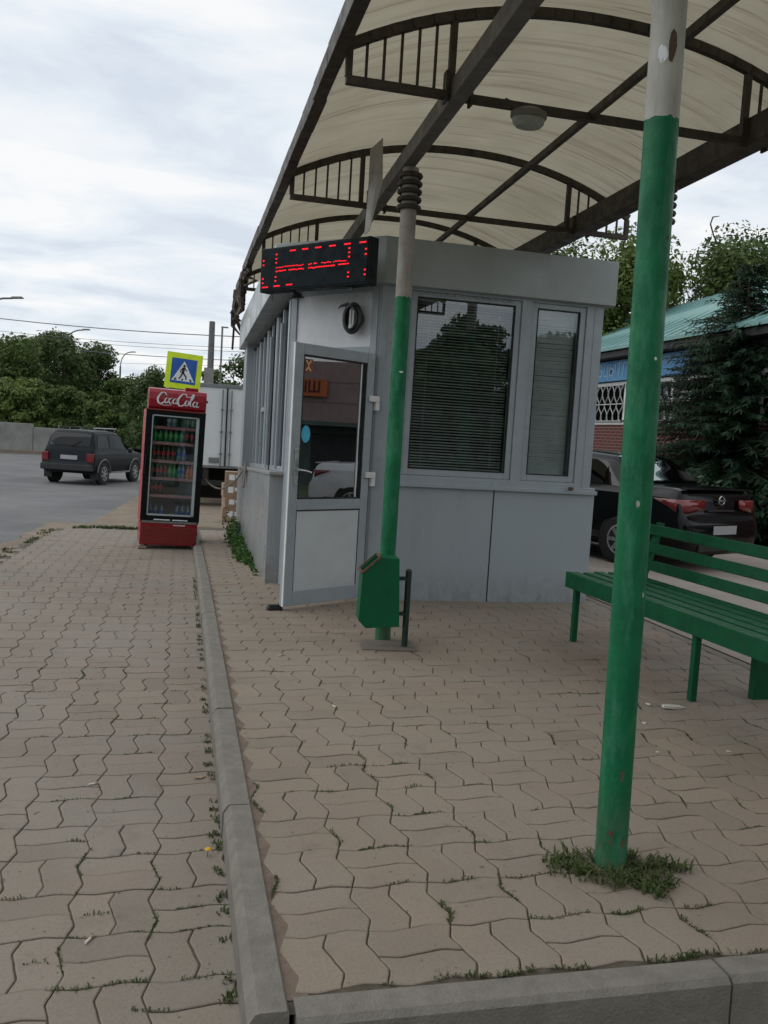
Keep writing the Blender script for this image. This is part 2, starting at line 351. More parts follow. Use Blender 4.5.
k = cr.color_ramp.elements.new(.48); k.color = (.85, .905, .965, 1)
nt.links.new(n1.outputs['Fac'], cr.inputs[0])
skm = N(nt, 'ShaderNodeVectorMath', operation='SCALE'); skm.inputs['Scale'].default_value = 1.0; nt.links.new(sky.outputs[0], skm.inputs[0])
scl = N(nt, 'ShaderNodeVectorMath', operation='SCALE'); scl.inputs['Scale'].default_value = 10.0; nt.links.new(cr.outputs[0], scl.inputs[0])
col = mixrgb(nt, .93, skm.outputs[0], scl.outputs[0])
bg = N(nt, 'ShaderNodeBackground'); bg.inputs[1].default_value = .1; nt.links.new(col, bg.inputs[0]); nt.links.new(bg.outputs[0], out.inputs[0])

sl = bpy.data.lights.new('sun', 'SUN'); sl.energy = 1.1; sl.angle = rad(75); sl.color = (1, .97, .92)
so = bpy.data.objects.new('sun', sl); C.objects.link(so)
sd = Vector((sin(SUN_AZ) * cos(SUN_EL), cos(SUN_AZ) * cos(SUN_EL), sin(SUN_EL)))
so.rotation_euler = sd.to_track_quat('Z', 'Y').to_euler()
scene.view_settings.view_transform = 'Standard'; scene.view_settings.look = 'None'; scene.view_settings.exposure = 0; scene.view_settings.gamma = 1
scene.cycles.use_denoising = True; scene.cycles.max_bounces = 8; scene.cycles.transparent_max_bounces = 24

# ------------------------------------------------------------------ ground
def hr(y): return -.03 * max(0, min(y, 16) - 8)                    # raised pavement
def hl(y): return -.12 - .026 * max(0, min(y, 24) - 9)              # lower pavement, road
def sheet(name, xs, ys, zf, mat):
    mb = MB(); nx, ny = len(xs), len(ys)
    mb.v = [(x if not callable(x) else x(y), y, zf(y)) for y in ys for x in xs]
    mb.f = [(j * nx + i, j * nx + i + 1, (j + 1) * nx + i + 1, (j + 1) * nx + i) for j in range(ny - 1) for i in range(nx - 1)]
    mb.m = [0] * len(mb.f)
    return tag(mb.build(name, mat, fix=False), kind='structure')
YS = [-400, -60, -20, -5, 0, 4, 8, 9, 11, 13, 16, 20, 24, 40, 80, 200, 900]
sheet('ground', [-900, -60, -10, 0, 5, 10, 60, 900], YS, lambda y: hl(y) - .06 if y > -3 else -.26, M['ground'])
def edge_l(y):  # border of the paving toward the road
    return -2.05 + .022 * max(0, y - 6) ** 1.25 + .09 * noise.noise((y * .7, 3, 0)) + .05 * noise.noise((y * 2.4, 9, 0))
ysr = [-40, -10] + [i * .5 for i in range(-6, 50)] + [26, 30, 40, 55, 64]
sheet('road', [-60, -20, -8, -4, lambda y: edge_l(y) + .15 if y < 14 else -1.3 + .05 * (y - 14)], ysr, lambda y: hl(y) - .035, M['asphalt'])
sheet('dirt_verge', [lambda y: edge_l(y) - .28 + .14 * noise.noise((y * 1.1, 0, 5)), lambda y: edge_l(y) - .1, lambda y: edge_l(y) + .5], [i * .25 for i in range(-12, 61)], lambda y: hl(y) - .018, M['dirt'])
sheet('dirt_lot', [lambda y: -1.45 + .045 * (y - 13.8), 0, 2, 12], [13.9, 14.2, 16, 18, 20, 24, 30, 40], lambda y: hl(y) - .014, M['dirt'])
sheet('paving_bed', [lambda y: edge_l(y) + .03, -1, .21], [i * .5 for i in range(-6, 29)], lambda y: hl(y) - .0058, M['soil'])
sheet('raised_paving_bed', [.29, 1, 2, 3, 3.76], [2.0, 4, 6, 8, 9, 10, 11, 12, 13, 14], lambda y: hr(y) - .0058, M['soil'])
sheet('side_path', [3.87, 5, 6, 12], [-8, 0, 4, 8, 12, 20, 30], lambda y: -.05 - .01, M['dirt'])
# light concrete slabs of the lane where the cars are parked
sheet('parking_lane', [4.05, 5, 7, 10, 13], [-6, 0, 4, 8, 12, 14, 17], lambda y: -.052, paint('lane_concrete', (.27, .235, .20), (.22, .195, .17), .9, 0, 1.2, (.15, .13, .11), .5, 3, .4, 80))

sheet('edge_mortar', [.31, lambda y: .352 + .008 * noise.noise((y * 9, 0, 0)), .37], [2.05 + i * .1 for i in range(95)], lambda y: hr(y) - .0030, paint('edge_mortar', (.17, .125, .095), (.12, .09, .065), .95, 0, 14, bump=.5))
sheet('edge_mortar', [.33 + i * .2 for i in range(17)] + [3.76], [2.056, 2.085, 2.10], lambda y: hr(y) - .0044, M['soil'])
def pavers(name, x0, x1, y0, y1, P, zf, mat, keep, amp=.066):
    a = -P * amp; a2 = -a * .6; vs = []; fs = []; g = .0026; bev = .0034
    S = lambda t: (lambda q: (q * 4 if q < .25 else (2 - 4 * q if q < .75 else 4 * q - 4)))((t / P) % 1.0) * -.5 - .55 * sin(2 * pi * t / P) + .10 * sin(6 * pi * t / P)
    def ring(ax, bx, ay, by, ins):
        ax += ins; bx -= ins; ay += ins; by -= ins
        nx = 12 if bx - ax > P * .6 else 6; ny = 12 if by - ay > P * .6 else 6
        pts = [(ax + (bx - ax) * i / nx, ay) for i in range(nx)] + [(bx, ay + (by - ay) * i / ny) for i in range(ny)] + \
              [(bx - (bx - ax) * i / nx, by) for i in range(nx)] + [(ax, by - (by - ay) * i / ny) for i in range(ny)]
        return [(x + a * S(y - y0), y + a2 * S(x - x0)) for x, y in pts]
    ni = int((x1 - x0) / P + .5); nj = int((y1 - y0) / P + .5)
    for i in range(ni):
        for j in range(nj):
            X0, Y0 = x0 + i * P, y0 + j * P
            bl = [(X0, X0 + P / 2, Y0, Y0 + P), (X0 + P / 2, X0 + P, Y0, Y0 + P)] if (i + j) % 2 == 0 else [(X0, X0 + P, Y0, Y0 + P / 2), (X0, X0 + P, Y0 + P / 2, Y0 + P)]
            for (ax, bx, ay, by) in bl:
                cx, cy = (ax + bx) / 2, (ay + by) / 2
                if not keep(cx, cy): continue
                jx, jy = R.gauss(0, .0006), R.gauss(0, .0006); dz = max(-.0014, min(.002, R.gauss(0, .0012))); tx, ty = R.gauss(0, .003), R.gauss(0, .003)
                if y1 - cy < 0: continue
                o = len(vs); n = 0
                for ins, dep in ((g + bev, 0), (g, -.0022), (g, -.012)):
                    r_ = ring(ax, bx, ay, by, ins); n = len(r_)
                    vs += [(x + jx, y + jy, zf(y) + dep + dz + (x - cx) * tx + (y - cy) * ty) for x, y in r_]
                fs.append(tuple(range(o, o + n)))
                for q in range(2):
                    fs += [(o + q * n + k, o + (q + 1) * n + k, o + (q + 1) * n + (k + 1) % n, o + q * n + (k + 1) % n) for k in range(n)]
    mb = MB(); mb.v = vs; mb.f = fs; mb.m = [0] * len(fs)
    return tag(mb.build(name, mat, fix=False), kind='structure')
P = .247
pavers('raised_pavement', .335, 3.76, 2.075, 13.5, P, hr, M['paver'], lambda x, y: not (1.75 < x < 3.55 and 7.6 < y < 12) and x < 3.74)
pavers('lower_pavement', -2.5 + .003, .2, -1.6, 13.9, P, hl, M['paver_low'], lambda x, y: x > edge_l(y) + .06 and x < .2, .055)
# kerbs
def kerb(name, x0, x1, ys, zt, zb, axis='y'):
    mb = MB(xf=(lambda p: (p[0], p[1], p[2] + hr(p[1]))) if axis == 'y' else None)
    for i in range(len(ys) - 1):
        a, b_ = ys[i] + .004, ys[i + 1] - .004; dz = R.gauss(0, .002); dx = R.gauss(0, .002)
        if axis == 'y':
            prof = [(x0 + dx, zb), (x0 + .004 + dx, zt - .03), (x0 + .022 + dx, zt + dz - .003), (x0 + .03 + dx, zt + dz), (x1 - .006, zt + dz), (x1, zt + dz - .008), (x1, zb)]
            n = 7; mb.add([(x, a, z) for x, z in prof] + [(x, (a + b_) / 2, z) for x, z in prof] + [(x, b_, z) for x, z in prof],
                   [tuple(range(n)), tuple(reversed(range(2 * n, 3 * n)))] + [(q * n + k, q * n + (k + 1) % n, (q + 1) * n + (k + 1) % n, (q + 1) * n + k) for q in (0, 1) for k in range(n)])
        else:
            prof = [(x0 + dx, zb), (x0 + .006 + dx, zt - .016), (x0 + .022 + dx, zt + dz), (x1 - .004, zt + dz), (x1, zb)]
            n = 5; mb.add([(a, y, z) for y, z in prof] + [(b_, y, z) for y, z in prof], [tuple(range(n)), tuple(reversed(range(n, 2 * n)))] + [(k, (k + 1) % n, n + (k + 1) % n, n + k) for k in range(n)])
    return tag(mb.build(name, M['concrete']), kind='structure')
kerb('kerb', .205, .313, [1.99, 3.19, 4.33, 5.5, 6.65, 7.85, 9.05, 10.1, 11.1], .008, -.3)
kerb('front_kerb', 1.95, 2.055, [.325, 1.52, 2.65, 3.76], .006, -.32, 'x')
kerb('right_kerb', 3.77, 3.86, [2.0, 3.2, 4.4, 5.6, 6.8, 7.6], .004, -.3)
sheet('front_asphalt', [-.2, .8, 4, 12], [-8, -2, 1.97], lambda y: -.2, M['asphalt'])

tag(sheet('road_patch', [lambda y: -7.5 + .3 * sin(y), lambda y: -4.2 + .2 * sin(y * 1.7)], [17 + i * .5 for i in range(12)], lambda y: hl(y) - .031, paint('asphalt_patch', (.10, .105, .115), None, .85, 0, 2)), kind='structure')
# ------------------------------------------------------------------ greenery on the ground
def blades(mb, x, y, z, n, r, h, wd=.004, leaf=.35):
    for _ in range(n):
        a = R.random() * 2 * pi; q = r * R.random() ** .6; px, py = x + q * cos(a), y + q * sin(a)
        d = R.random() * 2 * pi; hh = h * R.uniform(.4, 1.1); lean = R.uniform(.3, 1.4) * hh
        tx, ty = px + lean * cos(d), py + lean * sin(d); w_ = wd * R.uniform(.6, 1.5); ox, oy = -sin(d) * w_, cos(d) * w_
        mx_, my_ = (px + tx) / 2, (py + ty) / 2
        mb.add([(px - ox, py - oy, z), (px + ox, py + oy, z), (mx_ + ox * 1.2, my_ + oy * 1.2, z + hh * .65), (mx_ - ox * 1.2, my_ - oy * 1.2, z + hh * .65), (tx, ty, z + hh * .8)],
               [(0, 1, 2, 3), (3, 2, 4)])
        if R.random() < leaf:
            lx, ly, lz = px + R.uniform(-.6, 1) * lean * cos(d), py + R.uniform(-.6, 1) * lean * sin(d), z + hh * R.uniform(.3, .9); s_ = wd * R.uniform(1.5, 3.2)
            e = R.random() * 2 * pi
            mb.add([(lx + s_ * cos(e), ly + s_ * sin(e), lz), (lx + s_ * .6 * cos(e + 1.6), ly + s_ * .6 * sin(e + 1.6), lz + s_ * .4), (lx - s_ * cos(e), ly - s_ * sin(e), lz + s_ * .3), (lx - s_ * .6 * cos(e + 1.6), ly - s_ * .6 * sin(e + 1.6), lz)], [(0, 1, 2, 3)])
mb = MB()
for _ in range(34):
    a = R.random() * 2 * pi; q = .05 + .13 * R.random() ** 1.4; e_ = 1.3 if abs(sin(a)) < .5 else 1
    blades(mb, 1.50 + q * cos(a) * e_, 2.575 + q * sin(a) * .9, 0, R.randint(8, 26), .035, R.uniform(.02, .05), .002, .9)
for px, py, n in [(1.36, 2.60, 60), (1.31, 2.63, 40), (1.66, 2.56, 40), (1.62, 2.47, 40), (1.55, 2.42, 60), (1.38, 2.53, 40)]: blades(mb, px, py, 0, n, .05, .04, .003, .8)
tag(mb.build('grass', M['grass'], fix=False), 'patch of short green weeds growing round the foot of the near green post', 'grass', kind='stuff')
mb = MB()
def gp(px, py, z=0.):
    d = X * 0; r_ = Vector((X[0] * (px - 384) + X[1] * (512 - py) + X[2] * F, Y[0] * (px - 384) + Y[1] * (512 - py) + Y[2] * F, Z[0] * (px - 384) + Z[1] * (512 - py) + Z[2] * F))
    t = (z - H) / r_[2]; return r_[0] * t, r_[1] * t
def SW(t): q = (t / P) % 1.0; return (q * 4 if q < .25 else (2 - 4 * q if q < .75 else 4 * q - 4)) * -.5 - .55 * sin(2 * pi * q) + .10 * sin(6 * pi * q)
# tufts where the joints are open (plan positions measured on the paving)
for px, py, n, s_ in [(347, 757, 20, .02), (366, 768, 26, .02), (352, 772, 14, .02), (340, 776, 14, .02), (369, 778, 20, .02), (352, 836, 34, .03), (455, 912, 60, .03), (393, 873, 26, .02),
                      (404, 769, 14, .02), (418, 796, 16, .02), (418, 802, 16, .02), (445, 775, 14, .015), (392, 806, 16, .02), (480, 831, 18, .02), (482, 844, 14, .015), (452, 870, 30, .03),
                      (455, 968, 50, .04), (490, 972, 40, .03), (515, 969, 60, .03), (568, 966, 50, .03), (665, 951, 90, .045), (712, 964, 60, .03), (715, 990, 30, .02), (690, 898, 40, .03), (722, 925, 50, .03), (745, 950, 30, .03),
                      (630, 915, 30, .03), (545, 917, 34, .03), (250, 806, 50, .03), (237, 730, 30, .02), (268, 886, 40, .03), (275, 892, 26, .02), (572, 906, 24, .02), (640, 925, 30, .03), (510, 870, 16, .02), (435, 918, 24, .02)]:
    x, y = gp(px, py); gx_ = .335 + round((x - .335) / P) * P; gy_ = 2.075 + round((y - 2.075) / P) * P; vert = abs(x - gx_) < abs(y - gy_)
    for q in range(7):
        o_ = (q - 3) * s_ * .55; xx, yy = (gx_, y + o_) if vert else (x + o_, gy_)
        if yy < 2.09: yy = 2.075
        blades(mb, xx + P * -.066 * 1 * SW(yy - 2.075), yy + P * .066 * .6 * SW(xx - .335), -.002, max(2, int(n * .11)), s_ * .25, .010 + s_ * .2, .0016, .5)
for px, py, n, s_ in [(208, 765, 60, .04), (210, 752, 40, .03), (211, 835, 60, .04), (203, 742, 30, .03), (226, 1000, 50, .03), (205, 978, 40, .04), (70, 992, 50, .03), (125, 993, 60, .03), (148, 848, 30, .02), (75, 848, 20, .02),
                      (98, 905, 30, .02), (12, 905, 30, .02), (35, 965, 20, .02), (190, 905, 20, .02), (150, 1010, 40, .03), (205, 700, 40, .03), (202, 668, 40, .03), (232, 900, 30, .02), (230, 940, 30, .02), (170, 880, 20, .02), (222, 870, 40, .03)]:
    x, y = gp(px, py, -.12)
    gy_ = -1.6 + round((y + 1.6) / P * 2) * P / 2
    if x > .15:
        blades(mb, .18, y, -.122, int(n * .5), s_ * .6, .010 + s_ * .25, .0018, .5); continue
    for q in range(7): xx = x + (q - 3) * s_ * .55; blades(mb, xx, gy_ + P * .055 * .6 * SW(xx + 2.497), -.122, max(2, int(n * .08)), s_ * .2, .010 + s_ * .2, .0016, .5)
# stretches of moss following the wavy joints
for _ in range(190):
    raised = R.random() < .5; x0_, y0_, am = (.335, 2.075, .07) if raised else (-2.497, -1.6, .055)
    x = R.uniform(.36, 3.3) if raised else R.uniform(-1.7, .15); y = R.uniform(2.1, 5.5) if raised else R.uniform(1.5, 6); L_ = R.uniform(.03, .2)
    vert = R.random() < .5
    if vert: x = x0_ + round((x - x0_) / P) * P
    else: y = y0_ + round((y - y0_) / P) * P
    for q in range(int(L_ / .006)):
        xx, yy = (x, y + q * .006) if vert else (x + q * .006, y)
        if (raised and xx < .33) or (not raised and xx > .195): continue
        wx, wy = xx + P * -am * SW(yy - y0_), yy + P * am * .6 * SW(xx - x0_)
        blades(mb, wx, wy, -.004 if raised else hl(wy) - .004, R.choice((1, 2, 3)), .005, .007 + .008 * R.random() ** 3, .0013, .6)
for _ in range(80): y = R.uniform(1.3, 9); blades(mb, .188, y, hl(y), R.randint(3, 12), .02, .02, .002, .5)
tag(mb.build('grass', M['grass'], fix=False), 'tiny green tufts sprouting from the joints between the paving blocks', 'grass', kind='stuff')
mb = MB()
for y in [13.6 + .03 * i for i in range(18)]: pass
for _ in range(90):
    t = R.random(); x = -1.5 + 1.6 * t; y = 13.85 + .15 * sin(5 * t) + R.gauss(0, .06); blades(mb, x, y, hl(y), 10, .06, .05, .006, .8)
for _ in range(40):
    y = R.uniform(9, 14); x = edge_l(y) + R.gauss(0, .06); blades(mb, x, y, hl(y) - .02, 8, .05, .04, .006, .8)
tag(mb.build('grass', M['grass'], fix=False), 'straggly dry grass along the worn far end and edge of the lower pavement', 'grass', kind='stuff')
def leafy(mb, c, r, n, s_):
    for _ in range(n):
        v = Vector((R.gauss(0, 1), R.gauss(0, 1), R.gauss(0, 1))).normalized() * R.random() ** .4
        p = Vector(c) + Vector((v.x * r[0], v.y * r[1], v.z * r[2])); a = Vector((R.gauss(0, 1), R.gauss(0, 1), R.gauss(0, .6))).normalized(); b_ = a.cross(Vector((R.gauss(0, 1), R.gauss(0, 1), R.gauss(0, 1)))).normalized()
        q = s_ * R.uniform(.6, 1.3)
        mb.add([p - a * q, p + b_ * q * .5, p + a * q, p - b_ * q * .5], [(0, 1, 2, 3)])
mb = MB()
for i in range(24):
    t = i / 23; y = 9.3 + 2.9 * t + R.gauss(0, .05); h = .06 + .15 * t * R.uniform(.6, 1.2)
    leafy(mb, (.74 + R.gauss(0, .03), y, hr(y) + h * .8), (.07 + .04 * t, .12, h), 60, .026)
for y in (8.5, 8.8, 8.95): leafy(mb, (.765, y, hr(y) + .03), (.03, .05, .04), 30, .018)
tag(mb.build('weeds', M['weed'], fix=False), 'bright green leafy weeds growing along the foot of the kiosk side wall', 'weeds', kind='stuff')
# dandelion
t = thing('dandelion', 'single yellow dandelion flower by the kerb on the lower pavement', 'flower', (.15, 3.05, -.12)); t.scale = (.7, .7, .6)
mb = MB(); mb.tube([(0, 0, 0), (.005, .003, .04)], .0018, 5); mb.build('stem', M['weed'], t)
mb = MB(); mb.lathe([(.001, .036), (.012, .04), (.018, .046), (.013, .052), (.001, .054)], (.005, .003, 0), n=12); mb.build('flower_head', M['flower'], t)

# ------------------------------------------------------------------ bus shelter
sh = thing('bus_shelter', 'arched canopy on green and grey round posts over the pavement', 'bus shelter', (1.41, 5.82, 0))
SO = Vector((1.41, 5.82, 0)); loc = lambda p: (p[0] - SO.x, p[1] - SO.y, p[2] - SO.z)
XL, XC, XR, ZC, ZT = .76, 2.20, 3.66, 3.24, 3.76
XS = 3.54
BL, BR = 1.40, 3.08
POSTS = [(1.495, 2.61, 3.21, 2.44), (1.43, 5.82, 3.21, 2.33), (3.05, 5.36, 3.20, 2.6), (1.46, -.6, 3.21, 2.4), (3.02, 2.1, 3.20, 2.5), (3.02, -1.1, 3.2, 2.5)]
for i, (px, py, zt, zg) in enumerate(POSTS):
    if i == 4: continue
    lean = -.017 if i == 0 else 0
    ploc = lambda p, l_=lean, y_=py: (p[0] - SO.x + l_ * p[2], p[1] - SO.y, p[2] - SO.z)
    mb = MB(ploc); r_ = .054
    mb.tube([(px, py, 0), (px, py, zg)], r_, 28, 0, False)
    pts = 28
    # green paint ends in an uneven line
    o = len(mb.v); n = 28; ring = lambda z, f, s_: [(px + (r_ + s_) * cos(2 * pi * j / n), py + (r_ + s_) * sin(2 * pi * j / n), z + f * (.018 * noise.noise((j * .7, i, 0)) + .010 * noise.noise((j * 3.1, i, 4)))) for j in range(n)]
    mb.add(ring(zg, 0, 0) + ring(zg + .03, 1, .0), [(j, (j + 1) % n, n + (j + 1) % n, n + j) for j in range(n)], 0)
    mb.add(ring(zg + .03, 1, 0) + ring(zt, 0, 0), [(j, (j + 1) % n, n + (j + 1) % n, n + j) for j in range(n)], 1)
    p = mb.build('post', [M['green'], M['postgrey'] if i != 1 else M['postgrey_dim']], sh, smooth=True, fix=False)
    for k in range(5):
        mb = MB(ploc); z = zt - .05 - k * .052; pr = [(px + .068 * cos(a), py + .068 * sin(a), z + .0) for a in [2 * pi * j / 20 for j in range(21)]]
        mb.tube(pr, .017, 8, 0, False); mb.build('coil', M['steel_dark'], p, smooth=True)
    for (ang, z_, hw, hh, mt_) in {0: [(-1.45, 1.72, .004, .007, 'signwhite'), (-1.9, 1.25, .006, .010, 'postgrey'), (-1.1, .95, .004, .012, 'postgrey'), (-1.7, .34, .006, .02, 'rust'), (-1.2, 2.1, .005, .008, 'rust'), (-2.2, .12, .012, .02, 'rust'), (-1.3, .10, .010, .015, 'rust'), (-2.25, 2.66, .016, .03, 'signwhite')], 1: [(-1.5, 1.86, .012, .006, 'signwhite'), (-1.2, 1.2, .004, .01, 'rust'), (-1.8, .08, .012, .02, 'rust')]}.get(i, []):
        mb = MB(ploc); mb.add([(px + .0546 * cos(ang + hw * 9 * cos(2 * pi * j / 9) * R.uniform(.7, 1.5) / .5), py + .0546 * sin(ang + hw * 9 * cos(2 * pi * j / 9) / .5), z_ + hh * sin(2 * pi * j / 9) * R.uniform(.6, 1.5)) for j in range(9)], [tuple(range(9))]); mb.build('paint_chip', M[mt_], p, fix=False)
    if i == 0:
        mb = MB(ploc); P_ = []
        for j in range(9):
            a = 2 * pi * j / 9; a2 = 4.5 + .24 * cos(a) * R.uniform(.7, 1.2); P_.append((px + .0555 * cos(a2), py + .0555 * sin(a2), 2.68 + .045 * sin(a) * R.uniform(.7, 1.3)))
        mb.add(P_, [tuple(range(9))]); mb.build('rust_patch', M['rust'], p)
XBL = lambda y: 1.40 + .036 * (y - 5.6); XBR = lambda y: 3.20 + .02 * (y - 6)
for bx, w_, h_ in ((BL, .085, .11), (BR, .12, .16)):
    xb = XBL if bx < 2 else XBR
    mb = MB(loc); mb.bar((xb(-2.6), -2.6, 3.21 + h_ / 2), (xb(13.1), 13.1, 3.21 + h_ / 2), w_, h_); mb.build('beam', M['beam'] if bx < 2 else M['steel_dark'], sh, bevel=.006)
mb = MB(loc); mb.bar((1.87, -2.6, 3.255), (2.46, 13.1, 3.255), .032, .04); mb.build('purlin', M['steel_dark'], sh)
# arc
def arcz(x, top=ZT): t = (x - XC) / (XR - XC); return 3.40 + (top - 3.40) * (1 - abs(t) ** 2.2)
for ty in (-2.52, -.14, 2.24, 4.62, 7.0, 9.4, 11.8):
    mb = MB(loc); n = 26; xs = [XL + (XR - XL) * i / n for i in range(n + 1)]
    for i in range(n): mb.bar((xs[i] - .002, ty, arcz(xs[i])), (xs[i + 1] + .002, ty, arcz(xs[i + 1])), .04, .05)
    mb.bar((XL, ty, ZC), (XR, ty, ZC - .002), .04, .04)
    for sgn in (-1, 1):
        x0 = XL if sgn < 0 else XR
        for k in range(7):
            x = x0 - sgn * (.012 + k * .092); wd = .035 if k in (0, 6) else .014
            mb.bar((x, ty, ZC + .018), (x, ty, arcz(x) - .022), wd, wd, (0, 1, 0))
        # bracket hugging the beam
        bx = XBL(ty) if sgn < 0 else XBR(ty)
        mb.box(bx - .075, bx - .060, ty - .03, ty + .03, 3.2, 3.36); mb.box(bx + .066, bx + .08, ty - .03, ty + .03, 3.2, 3.3)
    mb.build('truss', M['steel_dark'], sh)
# sheet: panels with overlapping seams
mb = MB(loc); n = 30; xs = [XL - .03 + (XS - XL + .03) * i / n for i in range(n + 1)]; ys = [-2.6 + .25 * i for i in range(64)]
V = []
for s_ in (0, 1):
    for y in ys:
        for x in xs: V.append((x, y, arcz(max(XL, min(XR, x))) + .03 + .008 * s_ + .006 * noise.noise((x * 1.5, y * .9, 0))))
nx = n + 1; ny = len(ys); fs = []
for s_ in (0, 1):
    for j in range(ny - 1):
        for i in range(n): 
            q = s_ * nx * ny + j * nx + i; fs.append((q, q + 1, q + nx + 1, q + nx) if s_ else (q, q + nx, q + nx + 1, q + 1))
mb.add(V[:nx * ny], fs[:(ny - 1) * n]); mb.build('roof_sheet', M['sheet'], sh, smooth=True, fix=False)
for xe in (XL - .035,):
    mb = MB(loc); a = -2.6
    while a < 12.9:
        b_ = min(a + R.uniform(.5, 1.1), 13.0); j1, j2 = R.gauss(0, .006), R.gauss(0, .006)
        mb.bar((xe + j1, a, 3.41 + j2), (xe + j1, b_ + .01, 3.41 + j2), .075, .10 + R.uniform(0, .02)); a = b_
    mb.build('edge_trim', M['steel_dark'], sh, bevel=.004)
# torn end of the edge: ragged strips hang over the kiosk cornice
mb = MB(loc)
for k in range(16):
    y = R.uniform(10.6, 13.2); z0 = 3.36; L_ = R.uniform(.25, .6) * (.5 + (y - 10.6) / 3.2); x = XL - .03 + R.uniform(-.05, .03)
    pts = [(x + R.gauss(0, .012) * q, y + R.gauss(0, .03) * q, z0 - L_ * q / 4) for q in range(5)]
    mb.tube(pts, [.03, .042, .034, .026, .012], 5); mb.build('torn_strip', M['steel_dark'], sh); mb = MB(loc)
mb.bar((XL - .05, 13.1, 3.3), (XL - .07, 13.1, 2.55), .03, .03, (0, 1, 0))
mb.build('hanging_rod', M['steel_dark'], sh)
# lamp under the truss
t = thing('canopy_lamp', 'oval dusty ceiling lamp hanging under the canopy truss', 'lamp', (1.775, 4.62, 3.185))
mb = MB(); mb.lathe([(.001, -.05), (.065, -.046), (.082, -.03), (.088, -.002)], n=24); o = mb.build('lamp_glass', M['lampglass'], t, smooth=True); o.scale = (1.05, .8, 1)
mb = MB(); mb.lathe([(.09, -.004), (.097, .004), (.097, .03), (.06, .05), (.02, .055)], n=24); o = mb.build('lamp_base', paint('lamp_base', (.16, .16, .13), None, .6, bump=0), t, smooth=True); o.scale = (1.05, .8, 1)
mb = MB(); mb.tube([(-.05, 0, .05), (-.09, .01, .075), (-.14, 0, .085)], .006, 6); mb.build('lead', M['cable'], t)
# bent sheet strip hanging from the left beam
mb = MB(); mb.extr([(1.22, 6.2, 3.42), (1.30, 6.17, 3.50), (1.315, 6.17, 3.2), (1.245, 6.2, 2.86), (1.215, 6.22, 2.84), (1.225, 6.22, 3.12)], (.004, .012, 0))
mb.build('metal_strip', paint('zinc_strip', (.36, .35, .32), (.28, .27, .24), .5, .3, 5), bevel=0)
o = bpy.data.objects['metal_strip']; tag(o, 'narrow bent pale metal strip hanging by the beam beside the coiled post top', 'metal strip')

# ------------------------------------------------------------------ kiosk
K = (1.6, 7.27, 0)
def kx(p): return (p[0] - K[0], p[1] - K[1], p[2] - .035 * max(0, p[1] - 7.6) - K[2])
kio = thing('kiosk', 'grey panelled street kiosk with wide cornice and open glazed door', 'kiosk', K)
kb = lambda: MB(kx)
# chamfer direction
A = Vector((1.575, 7.27)); B = Vector((.93, 7.985)); cd = (B - A).normalized(); cn = Vector((cd.y, -cd.x))
if cn.y > 0: cn = -cn
def ch(t, o=0):  # point along the cut corner
    p = A + (B - A) * t + cn * o; return p.x, p.y
mb = kb()
mb.box(1.80, 2.715, 7.27, 7.33, -.02, 1.02); mb.box(2.727, 3.69, 7.27, 7.33, -.02, 1.02); mb.box(2.70, 2.74, 7.285, 7.33, -.02, 1.02)
mb.box(3.58, 3.638, 7.33, 12.55, -.1, 2.7); mb.box(.9, 3.6, 12.5, 12.55, -.15, 2.7)
mb.build('front_wall', M['kiosk'], kio, bevel=.003)
mb = kb(); mb.box(2.714, 2.728, 7.274, 7.29, -.01, 1.02); mb.build('panel_joint', M['rubber'], kio)
mb = kb(); y = 8.03
for b_ in (8.95, 9.9, 10.85, 11.8, 12.5): mb.box(.81, .86, y, b_ - .006, -.08, 1.02); y = b_
mb.box(.86, 1.0, 8.02, 8.08, -.08, 1.02)
mb.build('side_wall', M['kiosk_side'], kio, bevel=.003)
mb = kb(); mb.box(.80, 1.02, 7.98, 12.5, 1.02, 1.05); mb.build('ledge', M['ledge'], kio, bevel=.004)
mb = kb(); mb.box(1.78, 3.68, 7.245, 7.30, 1.02, 1.06); mb.box(1.78, 3.70, 7.235, 7.25, 1.0, 1.035); mb.build('sill', M['frame'], kio, bevel=.004)
# cornice
outer = [(1.60, 7.20), (3.715, 7.20), (3.715, 12.62), (.76, 12.62), (.76, 7.93)]
mb = kb(); mb.prism(outer, 2.69, 3.075); mb.build('cornice', M['cornice'], kio, bevel=.006)
